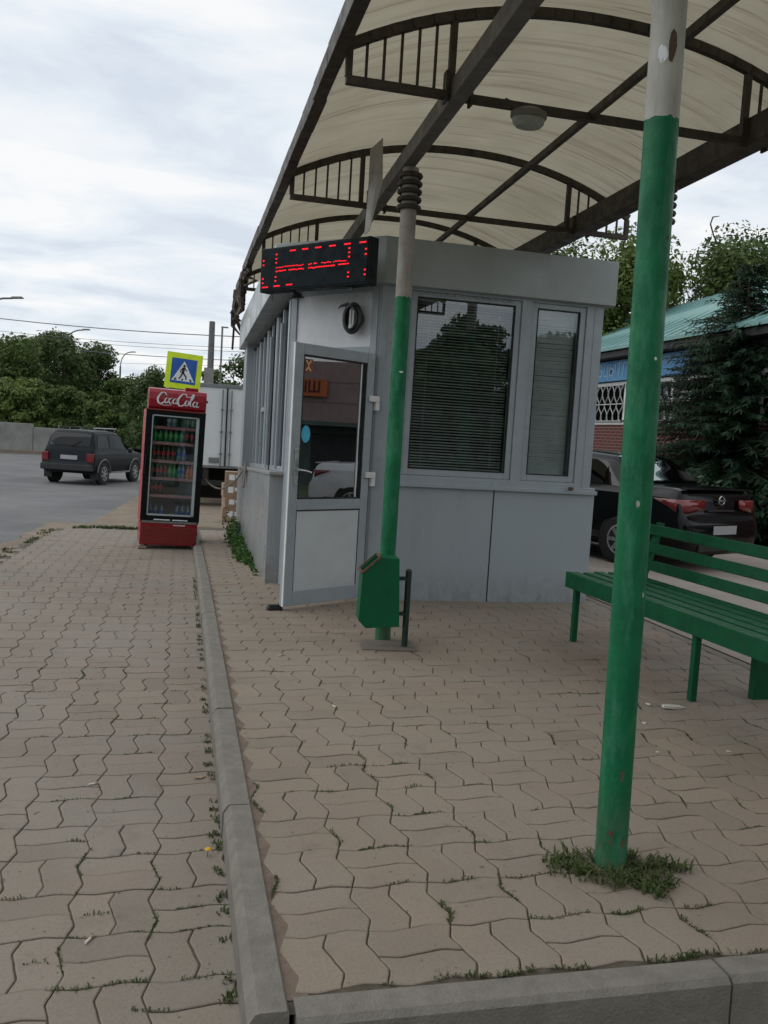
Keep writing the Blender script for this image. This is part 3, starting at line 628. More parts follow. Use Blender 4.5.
# front frames
mb = kb()
for x0, x1 in ((1.80, 1.86), (2.86, 2.955), (3.475, 3.635)): mb.box(x0, x1, 7.262, 7.33, 1.06, 2.69)
mb.box(1.86, 2.86, 7.264, 7.33, 1.06, 1.10); mb.box(2.955, 3.475, 7.264, 7.33, 1.06, 1.10); mb.box(1.86, 2.86, 7.264, 7.33, 2.665, 2.69); mb.box(2.955, 3.475, 7.264, 7.33, 2.665, 2.69)
mb.box(3.55, 3.56, 7.258, 7.262, 1.06, 2.69)
mb.build('window_surround', M['frame'], kio, bevel=.004)
def window(x0, x1, z0, z1, slat_mat, step, tilt):
    mb = kb(); f = .062
    mb.box(x0, x0 + f, 7.275, 7.325, z0, z1); mb.box(x1 - f, x1, 7.275, 7.325, z0, z1)
    mb.box(x0 + f, x1 - f, 7.275, 7.325, z0, z0 + f); mb.box(x0 + f, x1 - f, 7.275, 7.325, z1 - f * .8, z1)
    fr = mb.build('window', M['frame'], kio, bevel=.004)
    mb = kb(); g = f - .008
    for a, b_, c_, d_ in ((x0 + g, x0 + g + .01, z0 + g, z1 - .045), (x1 - g - .01, x1 - g, z0 + g, z1 - .045), (x0 + g, x1 - g, z0 + g, z0 + g + .01), (x0 + g, x1 - g, z1 - .053, z1 - .043)): mb.box(a, b_, 7.272, 7.29, c_, d_)
    mb.build('gasket', M['rubber'], fr)
    mb = kb(); mb.box(x0 + f - .004, x1 - f + .004, 7.290, 7.296, z0 + f - .004, z1 - .045); mb.build('pane', M['glass'], fr)
    mb = kb(); z = z0 + f + .01; i = 0
    while z < z1 - .07:
        wob = .002 * sin(z * 9) + R.gauss(0, .0012); tl = tilt * (1 + R.gauss(0, .08))
        mb.bar((x0 + f + .012, 7.345, z + R.gauss(0, .0012)), (x1 - f - .012, 7.345, z + wob), .023, .0012, (0, -sin(tl), cos(tl))); z += step
    mb.box(x0 + f + .01, x1 - f - .01, 7.335, 7.355, z1 - .07, z1 - .045)
    for q in (.18, .82): xx = x0 + (x1 - x0) * q; mb.box(xx - .001, xx + .001, 7.331, 7.333, z0 + f, z1 - .06)
    mb.build('blind', slat_mat, fr)
    return fr
window(1.862, 2.858, 1.102, 2.663, M['blind'], .0245, rad(24))
window(2.957, 3.473, 1.102, 2.663, M['blind_white'], .022, rad(64))
# small vents under the cornice
for i in range(14):
    mb = kb(); mb.box(1.93 + i * .062, 1.965 + i * .062, 7.262, 7.274, 2.645, 2.66); mb.build('vent', M['ledge'], kio)
# cut corner with the doorway
mb = kb()
def cpost(t0, t1, z0, z1, o0=0, o1=-.06):
    p = [ch(t0, o0), ch(t1, o0), ch(t1, o1), ch(t0, o1)]; mb.prism(p, z0, z1)
cpost(0, .07, 0, 2.69); cpost(.93, 1, 0, 2.69); cpost(.07, .93, 2.10, 2.17); cpost(.07, .93, 2.63, 2.69)
mb.prism([(1.58, 7.265), (1.80, 7.265), (1.80, 7.33), (1.6, 7.33)], 0, 2.69)
mb.prism([(1.60, 7.258), (1.66, 7.258), (1.66, 7.266), (1.60, 7.266)], 0, 2.69)
mb.build('door_frame', M['frame'], kio, bevel=.004)
mb = kb(); cpost(.07, .93, 2.17, 2.63, -.015, -.03); mb.build('transom_panel', M['white_panel'], kio)
mb = kb(); cpost(.08, .92, -.02, .02, .0, -.3); mb.build('threshold', M['ledge'], kio)
# door leaf : local frame along the leaf, u from hinge to free edge
hg = Vector((1.535, 7.245)); fe = Vector((.808, 6.79)); du = (fe - hg).normalized(); dn = Vector((-du.y, du.x))
if dn.y > 0: dn = -dn
Ld = (fe - hg).length
def dp(u, o, z): p = hg + du * u + dn * o; return (p.x - K[0], p.y - K[1], z - K[2])
def dbox(mb, u0, u1, z0, z1, o0=0, o1=.055):
    mb.add([dp(u, o, z) for z in (z0, z1) for o in (o0, o1) for u in (u0, u1)], [(0, 2, 3, 1), (4, 5, 7, 6), (0, 1, 5, 4), (2, 6, 7, 3), (0, 4, 6, 2), (1, 3, 7, 5)])
f = .085; Z0, Z1 = .035, 2.10
mb = MB(); dbox(mb, 0, f, Z0, Z1); dbox(mb, Ld - f, Ld, Z0, Z1); dbox(mb, f, Ld - f, Z0, Z0 + .12); dbox(mb, f, Ld - f, Z1 - f, Z1); dbox(mb, f, Ld - f, .80, .885)
door = mb.build('door', M['frame'], kio, bevel=.004); door['label'] = 'open door with grey frame, tall glass pane and pale lower panel'
mb = MB(); dbox(mb, f - .003, Ld - f + .003, Z0 + .115, .805, .02, .048); mb.build('panel', M['door_panel'], door)
mb = MB(); dbox(mb, f - .003, Ld - f + .003, .882, Z1 - f + .003, .026, .032); mb.build('pane', M['glass_door'], door)
mb = MB(); g = .012
for a in ((f, f + g, .885, Z1 - f), (Ld - f - g, Ld - f, .885, Z1 - f), (f, Ld - f, .885, .885 + g), (f, Ld - f, Z1 - f - g, Z1 - f), (f, Ld - f, .79, .80), (f, f + .006, .155, .8), (Ld - f - .006, Ld - f, .155, .8)): dbox(mb, *a, .034, .052)
mb.build('gasket', M['rubber'], door)
mb = MB(); dbox(mb, f + .045, f + .056, .90, Z1 - f - .01, .034, .040); mb.build('glazing_strip', M['white'], door)
mb = MB(); dbox(mb, Ld + .0005, Ld + .005, Z0, Z1, .034, .052); mb.build('edge_strip', M['white'], door)
mb = MB(); dbox(mb, Ld - .075, Ld - .035, 1.0, 1.28, .056, .064); dbox(mb, Ld - .065, Ld - .045, 1.11, 1.13, .064, .10); mb.tube([dp(Ld - .055, .10, 1.12), dp(Ld - .11, .105, 1.115), dp(Ld - .18, .10, 1.10)], .009, 8)
mb.build('handle', M['chrome'], door, bevel=.002)
for z in (1.06, 1.70):
    mb = MB(); dbox(mb, -.045, .055, z, z + .05, .055, .085); dbox(mb, -.06, -.015, z - .07, z + .05, .04, .075); mb.build('hinge', M['white'], door, bevel=.005)
mb = MB(); n = 24; mb.add([dp(Ld - f - .072 + .045 * cos(2 * pi * k / n), .0335, 1.40 + .068 * sin(2 * pi * k / n)) for k in range(n)], [tuple(range(n))]); o = mb.build('sticker', M['cyan'], door); o['label'] = 'oval sky blue sticker on the door glass'
mb = MB(); u1 = Ld - f - .02; mb.add([dp(u1, .0335, 1.88), dp(u1 - .09, .0335, 1.88), dp(u1 - .09, .0335, 1.985), dp(u1, .0335, 1.985)], [(0, 1, 2, 3)]); o = mb.build('sticker', M['sticker_red'], door); o['label'] = 'small dark red sticker with a yellow X'
mb = MB()
for s_ in (-1, 1):
    uc = u1 - .045; pts = [(uc + s_ * .033, 1.895), (uc + s_ * .004, 1.925), (uc + s_ * .004, 1.94), (uc + s_ * .033, 1.972), (uc + s_ * .016, 1.975), (uc, 1.95), (uc, 1.915), (uc + s_ * .016, 1.893)]
    mb.add([dp(u, .035, z) for u, z in pts], [tuple(range(8))])
mb.build('mark', M['sticker_yellow'], door)
# black strip standing for the shade in the gap beside the hinges
mb = MB(); dbox(mb, -.028, -.004, .05, 2.1, .0, .03); mb.build('hinge_gap_shade', M['rubber'], door)
# interior
mb = kb()
mb.box(.92, 3.55, 9.3, 9.36, 0, 2.66); mb.box(.92, 3.57, 7.9, 12.5, 2.62, 2.66); mb.prism([(1.6, 7.34), (3.57, 7.34), (3.57, 9.3), (1.0, 9.3), (1.0, 8.06)], 0, .02)
mb.build('inner_wall', M['dark'], kio)
mb = kb()
for z in (.4, .8, 1.2, 1.6, 2.0):
    for i in range(22):
        x = 1.1 + i * .11; mb.box(x, x + R.uniform(.05, .1), 9.05, 9.2, z, z + R.uniform(.1, .3))
    mb.box(1.0, 3.5, 9.0, 9.29, z - .02, z)
mb.build('goods_shelf', M['shop'], kio)
# side windows
ws = [(8.12, 9.12), (9.18, 10.1), (10.16, 11.1), (11.16, 12.02)]
for i, (a, b_) in enumerate(ws):
    mb = kb(); f = .05; x0, x1 = .93, .985; z0, z1 = 1.052, 2.69
    for y0, y1, c_, d_ in ((a, a + f, z0, z1), (b_ - f, b_, z0, z1), (a + f, b_ - f, z0, z0 + f), (a + f, b_ - f, z1 - f, z1), ((a + b_) / 2 - .025, (a + b_) / 2 + .025, z0 + f, z1 - f)): mb.box(x0, x1, y0, y1, c_, d_)
    if i == 2: mb.box(x0, x1, a + f, (a + b_) / 2 - .02, 1.72, 1.77)
    if i in (0, 1): mb.box(x0 - .02, x0 + .002, (a + b_) / 2 - .035, (a + b_) / 2 + .015, z0 + .02, z1 - .2)
    fr = mb.build('window', M['frame'], kio, bevel=.003)
    mb = kb(); mb.box(.955, .96, a + f - .01, b_ - f + .01, z0 + f - .01, z1 - f + .01); mb.build('pane', M['glass_side'], fr)
    if i in (0, 2):
        mb = kb(); n = 22; q = [(1.03 + .015 * sin(k * 1.9), a + .06 + (b_ - a - .12) * k / n) for k in range(n + 1)]
        for k in range(n): mb.add([(q[k][0], q[k][1], 1.1), (q[k + 1][0], q[k + 1][1], 1.1), (q[k + 1][0], q[k + 1][1], 2.6), (q[k][0], q[k][1], 2.6)], [(0, 1, 2, 3)])
        mb.build('curtain', M['curtain'] if i == 2 else M['blind_white'], fr)
for y0, y1 in ((8.02, 8.12), (9.12, 9.18), (10.1, 10.16), (11.1, 11.16)):
    mb = kb(); mb.box(.925, 1.0, y0, y1, 1.052, 2.69); mb.build('side_pillar', M['kiosk'], kio, bevel=.003)
mb = kb(); mb.box(.83, .995, 12.02, 12.5, 1.052, 2.69); mb.build('side_pillar', M['kiosk'], kio, bevel=.003)
mb = kb(); mb.box(1.15, 3.5, 9.4, 12.45, .0, 2.6); mb.build('back_room', M['shop'], kio)
# small brown drain stub on the sill
mb = MB(); mb.lathe([(.018, -.04), (.018, 0), (.006, .0)], (3.42, 7.22, 1.05), 'y', 12); tag(mb.build('knob', M['rust'], smooth=True), 'small rusty round knob on the right end of the kiosk sill', 'knob')
# stop under the door
mb = MB(); mb.box(-.06, .06, -.028, .028, 0, .032); mb.box(-.05, .05, -.02, .02, .032, .045)
o = mb.build('door_stop', M['rubber'], bevel=.006); o.location = (.775, 6.79, 0); o.rotation_euler = (0, 0, .25); tag(o, 'black rubber wedge under the free corner of the open door', 'door stop')

# wall lamp over the door
c2 = ch(.22, .0); t = thing('wall_lamp', 'dark oval cage lamp with white bulb on the panel above the door', 'lamp', (c2[0], c2[1], 2.40), math.atan2(cn.y, cn.x) + pi / 2); t.scale = (1.3, 1.3, 1.3)
mb = MB(); mb.tube([(.062 * cos(2 * pi * k / 28), -.055, .088 * sin(2 * pi * k / 28)) for k in range(29)], .017, 8, 0, False); mb.tube([(.05 * cos(2 * pi * k / 28), -.075, .074 * sin(2 * pi * k / 28)) for k in range(29)], .008, 6, 0, False)
mb.lathe([(.001, -.002), (.055, -.0), (.062, -.03), (.058, -.05)], (0, 0, 0), 'y', 24); mb.build('lamp_cage', M['blackmetal'], t, smooth=True)
mb = MB()
for s_ in (-1, 1): mb.tube([(s_ * .012, -.06, -.045), (s_ * .012, -.06, .05)], .009, 8)
mb.lathe([(.02, -.05), (.022, -.03), (.015, -.02)], (0, -.06, -.02), 'z', 12); mb.build('bulb', M['white'], t, smooth=True)
mb = MB(); mb.tube([(.03, -.04, .075), (-.04, -.06, .09), (-.1, -.05, .085), (-.14, -.03, .07)], [.012, .014, .009, .003], 8); mb.build('bracket', M['blackmetal'], t, smooth=True)

# ------------------------------------------------------------------ LED sign
Lr = Vector((1.372, 6.76)); Ll = Vector((.612, 7.72)); lu = (Lr - Ll).normalized(); WL = (Lr - Ll).length
led = thing('led_sign', 'black electronic message board with red glowing characters below the canopy', 'led sign', (Ll.x, Ll.y, 2.775), math.atan2(lu.y, lu.x))
mb = MB(); mb.box(0, WL, .006, .11, -.185, .185); mb.build('housing', M['led_case'], led, bevel=.008)
mb = MB(); mb.box(.02, WL - .02, .0, .007, -.165, .165); mb.build('screen', paint('led_screen', (.006, .012, .015), None, .6, bump=0, spec=.1), led)
mb = MB()
def dash(u0, u1, v, h=.010): mb.box(.02 + u0 * (WL - .04), .02 + u1 * (WL - .04), -.004, -.0005, .165 - v * .33 - h / 2, .165 - v * .33 + h / 2)
for u in (.31, .43, .555, .685, .82, .955): dash(u - .028, u + .028, .075)
for u, v in ((.02, .26), (.02, .37), (.02, .72), (.02, .83), (.15, .13), (.15, .24), (.15, .34), (.15, .7), (.15, .8), (.84, .18), (.84, .28), (.84, .38), (.84, .75), (.84, .85), (.985, .24), (.985, .36), (.985, .72), (.985, .83)): dash(u - .007, u + .007, v, .011)
for u, v in ((.045, .94), (.165, .93), (.29, .92)): dash(u - .03, u + .03, v)
def row(v, segs):
    for a, b_, p in segs:
        u = a
        while u < b_:
            L_ = R.choice((.008, .014, .022)); dash(u, min(u + L_, b_), v + R.choice((0, 0, .012)), .009 if p else .006); u += L_ + R.choice((.004, .007))
row(.455, [(.15, .42, 0), (.47, .50, 1), (.52, .55, 1), (.59, .68, 0), (.70, .82, 0)])
row(.55, [(.15, .25, 1), (.28, .36, 1), (.37, .43, 1), (.47, .72, 1)]); row(.54, [(.75, .84, 1)])
mb.build('lettering', M['led'], led)
for u in (.35, 1.0):
    mb = MB(); mb.bar((u, .06, -.185), (u, .06, -.215), .04, .03, (0, 1, 0)); mb.bar((u, .05, -.205), (u, .28, -.10), .02, .02); mb.build('bracket', M['blackmetal'], led)
mb = MB(); mb.tube([(.11, .05, -.18), (.115, .05, -.26)], .004, 6); mb.build('lead', M['cable'], led)

# ------------------------------------------------------------------ litter bin
bn = thing('litter_bin', 'green metal litter bin with sloping rusty rim hung on a short dark post', 'litter bin', (1.53, 5.60, 0), rad(-5))
mb = MB(); mb.tube([(0, 0, 0), (0, 0, .53)], .021, 14); mb.lathe([(.021, .53), (.014, .54), (.001, .542)], n=14); mb.build('stand_post', M['bin_post'], bn, smooth=True)
mb = MB(); mb.box(-.30, .07, -.10, .16, .0, .012); mb.build('base_plate', paint('base_plate', (.16, .14, .115), (.12, .105, .085), .8, 0, 8), bn, bevel=.002)
side = [(-.295, .195), (-.075, .150), (-.085, .60), (-.205, .615), (-.325, .535), (-.33, .24)]
side = [(-.285, .15), (-.06, .165), (-.085, .62), (-.22, .625), (-.325, .52), (-.335, .2)]
mb = MB()
fr_, bk = [(x, -.10, z) for x, z in side], [(x, .07, z) for x, z in side]
n = 6; th = .0
mb.add(fr_ + bk, [(0, 1, 2, 3, 4, 5), (11, 10, 9, 8, 7, 6), (0, 6, 7, 1), (1, 7, 8, 2), (5, 11, 6, 0), (4, 10, 11, 5), (2, 8, 9, 3)])
bk_o = mb.build('bucket', M['bin'], bn); sm = bk_o.modifiers.new('s', 'SOLIDIFY'); sm.thickness = .006; b2 = bk_o.modifiers.new('b', 'BEVEL'); b2.width = .006; b2.segments = 2; b2.limit_method = 'ANGLE'
mb = MB()
for y in (-.102, .072): mb.bar((-.330, y, .520), (-.216, y, .628), .008, .014)
mb.bar((-.33, -.10, .520), (-.33, .07, .520), .016, .016); mb.bar((-.215, -.10, .628), (-.215, .07, .628), .012, .012)
mb.build('rim', M['rust'], bn)
for z in (.475, .235): mb = MB(); mb.bar((-.08, 0, z), (-.005, 0, z), .03, .022); mb.build('link', M['bin_post'], bn)
mb = MB(); mb.box(-.315, -.09, -.09, .06, .42, .50); mb.build('rubbish', M['dark'], bn)

# ------------------------------------------------------------------ bench
be = thing('bench', 'long green slatted bench with backrest at the edge of the paving', 'bench', (2.905, 4.2, 0), .052)
bl = lambda: MB(lambda p: (p[0] - 2.82, p[1] - 4.2, p[2]))
mb = bl(); y0, y1 = 2.5, 5.88
for k in range(5):
    x = 2.83 + k * .102; mb.box(x, x + .076, y0, y1 - .03 * (k % 2), .475 + .003 * k, .505 + .003 * k)
mb.box(2.805, 2.83, y0, y1, .395, .508)
for y in (5.75, 4.4, 3.0): mb.box(2.83, 3.36, y - .02, y + .02, .43, .474)
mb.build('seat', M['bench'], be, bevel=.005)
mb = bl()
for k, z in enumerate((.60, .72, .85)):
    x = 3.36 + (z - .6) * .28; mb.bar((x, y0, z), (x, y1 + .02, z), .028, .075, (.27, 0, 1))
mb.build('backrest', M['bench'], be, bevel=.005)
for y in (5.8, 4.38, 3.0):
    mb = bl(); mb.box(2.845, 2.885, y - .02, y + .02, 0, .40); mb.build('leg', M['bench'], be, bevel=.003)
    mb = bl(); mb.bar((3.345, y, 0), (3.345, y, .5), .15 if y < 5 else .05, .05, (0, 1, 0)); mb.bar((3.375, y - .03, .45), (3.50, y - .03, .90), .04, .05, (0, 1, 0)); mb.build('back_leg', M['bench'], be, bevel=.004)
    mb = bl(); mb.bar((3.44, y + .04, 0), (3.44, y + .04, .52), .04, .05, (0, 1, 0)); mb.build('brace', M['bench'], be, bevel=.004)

# ------------------------------------------------------------------ drinks fridge
fx, fy = -.105, 11.35; FZ = hl(11.3)
fr = thing('drinks_fridge', 'tall red glass door drinks fridge standing slightly tilted on the lower pavement', 'fridge', (fx, fy, FZ + .03)); fr.rotation_euler = (0, rad(1.4), rad(5))
W2, D = .365, .62
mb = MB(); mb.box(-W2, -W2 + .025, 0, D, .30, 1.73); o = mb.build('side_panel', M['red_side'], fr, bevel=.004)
mb = MB(); mb.box(W2 - .025, W2, 0, D, .30, 1.73); mb.build('side_panel', M['red'], fr, bevel=.004)
mb = MB(); mb.box(-W2 + .025, W2 - .025, D - .03, D, .3, 1.73); mb.box(-W2 + .025, W2 - .025, .0, D - .03, .3, .34); mb.box(-W2 + .025, W2 - .025, 0, D - .03, 1.69, 1.73); mb.build('liner', M['fin'], fr)
mb = MB(); mb.box(-W2 + .01, W2 - .01, -.0, D, 0.02, .30); base = mb.build('base_cabinet', M['red'], fr, bevel=.006)
mb = MB()
for k in range(9): mb.box(-W2 + .02, W2 - .02, -.012, .002, .045 + k * .024, .058 + k * .024)
mb.build('grille', M['sticker_red'], base)
mb = MB(); mb.box(.05, .2, -.006, .0, .272, .284); mb.build('badge', M['signwhite'], base)
# curved header
mb = MB(); prof = [(.10, 1.74), (-.03, 1.74), (-.055, 1.77), (-.062, 1.86), (-.05, 1.94), (-.02, 1.985), (.05, 2.0), (.3, 2.0), (.3, 1.74)]
n = len(prof); mb.add([(-W2 + .02, y, z) for y, z in prof] + [(W2 - .005, y, z) for y, z in prof], [tuple(range(n)), tuple(reversed(range(n, 2 * n)))] + [(k, n + k, n + (k + 1) % n, (k + 1) % n) for k in range(n)])
hd = mb.build('header', M['red'], fr, bevel=.004)
# script lettering drawn as brush strokes
def stroke(mb, pts, wd, n=6, y0=-.07):
    P_ = [Vector((p[0], p[1])) for p in pts]; ex = [P_[0] * 2 - P_[1]] + P_ + [P_[-1] * 2 - P_[-2]]; out = []
    for i in range(1, len(ex) - 2):
        for k in range(n):
            t = k / n; a, b_, c_, d_ = ex[i - 1], ex[i], ex[i + 1], ex[i + 2]
            out.append(.5 * ((2 * b_) + (c_ - a) * t + (2 * a - 5 * b_ + 4 * c_ - d_) * t * t + (3 * b_ - a - 3 * c_ + d_) * t ** 3))
    out.append(P_[-1]); vs = []; m_ = len(out)
    for i, p in enumerate(out):
        d_ = (out[min(i + 1, m_ - 1)] - out[max(0, i - 1)]).normalized(); nn = Vector((-d_.y, d_.x)); ww = wd * (.35 + .9 * abs(d_.y)) * min(1, .4 + 3 * min(i, m_ - 1 - i) / m_) / 2
        for s_ in (-1, 1):
            q = p + nn * ww * s_; vs.append((q.x, y0, q.y))
    mb.add(vs, [(2 * i, 2 * i + 1, 2 * i + 3, 2 * i + 2) for i in range(m_ - 1)])
mb = MB()
def bigC(x, z, s_): stroke(mb, [(x + .75 * s_, z + .72 * s_), (x + .62 * s_, z + .95 * s_), (x + .35 * s_, z + .92 * s_), (x + .08 * s_, z + .55 * s_), (x + .05 * s_, z + .2 * s_), (x + .22 * s_, z + .0 * s_), (x + .5 * s_, z + .1 * s_), (x + .72 * s_, z + .28 * s_)], .020)
def lo(x, z, s_, close=True):
    stroke(mb, [(x + .3 * s_, z + .42 * s_), (x + .14 * s_, z + .42 * s_), (x + .0 * s_, z + .2 * s_), (x + .1 * s_, z + .02 * s_), (x + .28 * s_, z + .14 * s_)] + ([(x + .34 * s_, z + .34 * s_), (x + .3 * s_, z + .42 * s_)] if close else []), .014)
def la(x, z, s_): lo(x, z, s_); stroke(mb, [(x + .4 * s_, z + .44 * s_), (x + .30 * s_, z + .12 * s_), (x + .38 * s_, z + .0 * s_), (x + .52 * s_, z + .1 * s_)], .014)
s_ = .145; zb = 1.795
bigC(-.245, zb + .012, s_); lo(-.155, zb + .02, s_ * 1.05); lo(-.105, zb + .02, s_ * 1.05, False); la(-.055, zb + .018, s_ * 1.05)
bigC(.0, zb - .0, s_ * 1.08); lo(.092, zb + .005, s_ * 1.05); stroke(mb, [(.150, zb + .05), (.185, zb + .10), (.200, zb + .145), (.185, zb + .15), (.160, zb + .06), (.160, zb + .01), (.180, zb + .012)], .014); la(.192, zb + .0, s_ * 1.05)
stroke(mb, [(-.235, zb + .012), (-.17, zb - .004), (-.10, zb + .0), (-.06, zb + .012)], .012)
stroke(mb, [(.10, zb + .13), (.14, zb + .115), (.17, zb + .13)], .014)
mb.build('lettering', M['signwhite'], hd, fix=False)
mb = MB(); mb.box(.10, .26, .05, .2, 2.0, 2.035); mb.build('junction_box', M['red'], hd, bevel=.004)
mb = MB(); mb.box(W2, W2 + .02, .0, .03, 1.86, 1.89); mb.build('knob', M['rubber'], hd)
# door: wide black frame
mb = MB(); y0, y1 = -.055, -.005
for a in ((-W2, -W2 + .075, .335, 1.735), (W2 - .075, W2, .335, 1.735), (-W2 + .075, W2 - .075, .335, .40), (-W2 + .075, W2 - .075, 1.665, 1.735)): mb.box(a[0], a[1], y0, y1, a[2], a[3])
dr = mb.build('door', M['fblack'], fr, bevel=.004)
mb = MB(); q = .075
for a in ((-W2 + q, -W2 + q + .014, .40, 1.665), (W2 - q - .035, W2 - q, .40, 1.665), (-W2 + q, W2 - q, .40, .42), (-W2 + q, W2 - q, 1.65, 1.665)): mb.box(a[0], a[1], -.05, -.02, a[2], a[3])
mb.build('gasket', M['gasket'], dr)
mb = MB(); mb.box(-W2 + .08, W2 - .08, -.036, -.032, .41, 1.66); mb.build('pane', M['glass_fridge'], dr)
mb = MB(); mb.box(-W2 + .005, W2 - .005, -.06, -.054, 1.722, 1.738); mb.build('edge_strip', M['sticker_red'], dr)
mb = MB(); mb.box(-W2 + .02, -W2 + .04, -.09, -.055, .9, 1.15); mb.build('handle', M['fblack'], dr, bevel=.004)
mb = MB(); mb.box(-.2, .0, -.057, -.055, .343, .356); mb.box(.03, .22, -.057, -.055, .343, .356); mb.build('label_strip', M['signwhite'], dr)
SZ = (.62, .86, 1.08, 1.30, 1.53)
for z in SZ[:-1] + (1.48,):
    pass
for z in (.655, .875, 1.095, 1.325, ):
    mb = MB(); mb.box(-W2 + .03, W2 - .03, .06, D - .04, z - .012, z)
    s_o = mb.build('shelf', M['gasket'], fr); mb = MB(); mb.box(-W2 + .035, W2 - .035, .045, .058, z - .03, z + .006); mb.build('price_rail', paint('price_rail', (.40, .10, .12), (.30, .25, .24), .5, 0, 40, bump=0), s_o)
mb = MB(); mb.box(-W2 + .03, W2 - .03, .06, D - .04, 1.508, 1.52); s_o = mb.build('shelf', M['gasket'], fr); mb = MB(); mb.box(-W2 + .035, W2 - .035, .045, .058, 1.49, 1.526); mb.build('price_rail', paint('price_rail_b', (.35, .12, .13), None, .5, bump=0), s_o)
for x, y in ((-.27, .05), (.27, .05), (-.27, .55), (.27, .55)): mb = MB(); mb.lathe([(.02, -.03), (.02, .025)], (x, y, 0), n=10); mb.build('foot', M['rubber'], fr)
mb = MB(); mb.box(-W2 + .0, -W2 + .10, -.02, .1, -.03, 0.0); mb.build('shim', M['carton'], fr)
# bottles (each stands inside the fridge, top-level)
bot_mats = {}
def bottle(kind, body, cap, label, r_, h_):
    t = thing(kind, '', 'bottle')
    mb = MB(); mb.lathe([(r_ * .9, 0), (r_, .01), (r_, h_ * .28), (r_ * .88, h_ * .36), (r_, h_ * .48), (r_ * .95, h_ * .6), (r_ * .38, h_ * .86), (r_ * .36, h_ * .93)], n=12); mb.build('body', body, t, smooth=True)
    mb = MB(); mb.lathe([(r_ * .44, h_ * .92), (r_ * .44, h_)], n=10); mb.build('cap', cap, t)
    mb = MB(); mb.lathe([(r_ * 1.02, h_ * .34), (r_ * 1.03, h_ * .35), (r_ * 1.03, h_ * .56), (r_ * 1.02, h_ * .57)], n=12); mb.build('label_band', label, t)
    return t
pm = lambda n_, c: paint(n_, c, None, .25, bump=0)
cola, redcap, lab_r, grn, lab_g, orng, blu, clear, lab_w = pm('cola', (.03, .012, .008)), pm('cap_red', (.35, .01, .015)), pm('label_red', (.32, .012, .02)), pm('green_bottle', (.015, .16, .05)), pm('label_green', (.06, .30, .06)), pm('orange_drink', (.5, .12, .02)), pm('blue_label', (.03, .10, .30)), pm('clear_bottle', (.16, .24, .26)), pm('label_white', (.4, .45, .48))
rmat = fr.rotation_euler.to_matrix()
def put(t, x, y, z, label, group):
    t.location = Vector(fr.location) + rmat @ Vector((x, y, z)); t.rotation_euler = fr.rotation_euler; t['label'] = label; t['group'] = group
def rowof(proto, xs, y, z, label, group):
    global_first = not proto.get('used', False)
    for i, x in enumerate(xs):
        t = proto if (i == 0 and not proto.get('label')) else copy_tree(proto)
        put(t, x + R.uniform(-.004, .004), y, z, label, group)
pc, pg_, po, pw = bottle('cola_bottle', cola, redcap, lab_r, .031, .20), bottle('soda_bottle', grn, lab_g, lab_g, .031, .19), bottle('juice_bottle', orng, redcap, orng, .03, .18), bottle('water_bottle', clear, blu, lab_w, .032, .19)
pb = bottle('water_bottle', clear, blu, blu, .03, .19)
rowof(pw, [-.07, -.005], .13, 1.52, 'clear water bottle, one of two left of centre on the top fridge shelf', 'water bottles on the top fridge shelf')
rowof(pg_, [.17, .235], .13, 1.52, 'green soda bottle at the right end of the top fridge shelf', 'soda bottles on the top fridge shelf')
rowof(pg_, [-.23, -.165, -.10, -.035], .13, 1.325, 'green soda bottle in the left half of the second fridge shelf from the top', 'soda bottles on the second fridge shelf')
rowof(pg_, [.03, .095], .13, 1.325, 'green soda bottle right of centre on the second fridge shelf from the top', 'soda bottles on the second fridge shelf')
rowof(pc, [.165, .235], .13, 1.325, 'dark cola bottle at the right end of the second fridge shelf from the top', 'cola bottles on the second fridge shelf')
rowof(pc, [-.235, -.175, -.115, -.055, .005], .13, 1.095, 'cola bottle with red cap in the left half of the middle fridge shelf', 'cola bottles on the middle fridge shelf')
rowof(pb, [.075, .14], .13, 1.095, 'water bottle with blue label right of the colas on the middle fridge shelf', 'water bottles on the middle fridge shelf')
rowof(pc, [-.24, -.185, -.13, -.075], .13, .875, 'cola bottle with red cap at the left of the fourth fridge shelf from the top', 'cola bottles on the fourth fridge shelf')
rowof(pg_, [-.02, .035], .13, .875, 'green soda bottle in the middle of the fourth fridge shelf from the top', 'soda bottles on the fourth fridge shelf')
rowof(pb, [.09, .145], .13, .875, 'blue labelled bottle beside the orange ones on the fourth fridge shelf', 'water bottles on the fourth fridge shelf')
rowof(po, [.2, .25], .13, .875, 'orange drink bottle at the right end of the fourth fridge shelf', 'orange drinks on the fourth fridge shelf')
rowof(pc, [-.235, -.18, -.125], .13, .655, 'cola bottle with red cap at the left of the fifth fridge shelf from the top', 'cola bottles on the fifth fridge shelf')
for p_ in (pb,):
    rowof(p_, [-.235, -.165, -.095], .13, .345, 'large water bottle standing at the bottom left of the fridge', 'water bottles on the fridge floor')
    rowof(p_, [.10, .17, .24], .13, .345, 'large water bottle standing at the bottom right of the fridge', 'water bottles at the right of the fridge floor')
# hanging cable from fridge to kiosk ledge
mb = MB(); pts = []
a_, b_ = Vector((.33, 11.5, .73)), Vector((.79, 10.9, .93))
for i in range(17): t = i / 16; p = a_.lerp(b_, t); p.z -= .75 * t * (1 - t); pts.append(p)
mb.tube(pts, .011, 6); 
for k in range(5): mb.tube([(.79, 10.9 - .03 * k, .93 + .02 * k), (.77, 10.85 - .04 * k, .82 - .03 * k), (.785, 10.8 - .03 * k, .92)], .012, 6)
tag(mb.build('power_cable', paint('cable_grey', (.22, .19, .16), None, .7, bump=0), smooth=True), 'slack power cable looping from the red fridge to the kiosk ledge', 'cable')

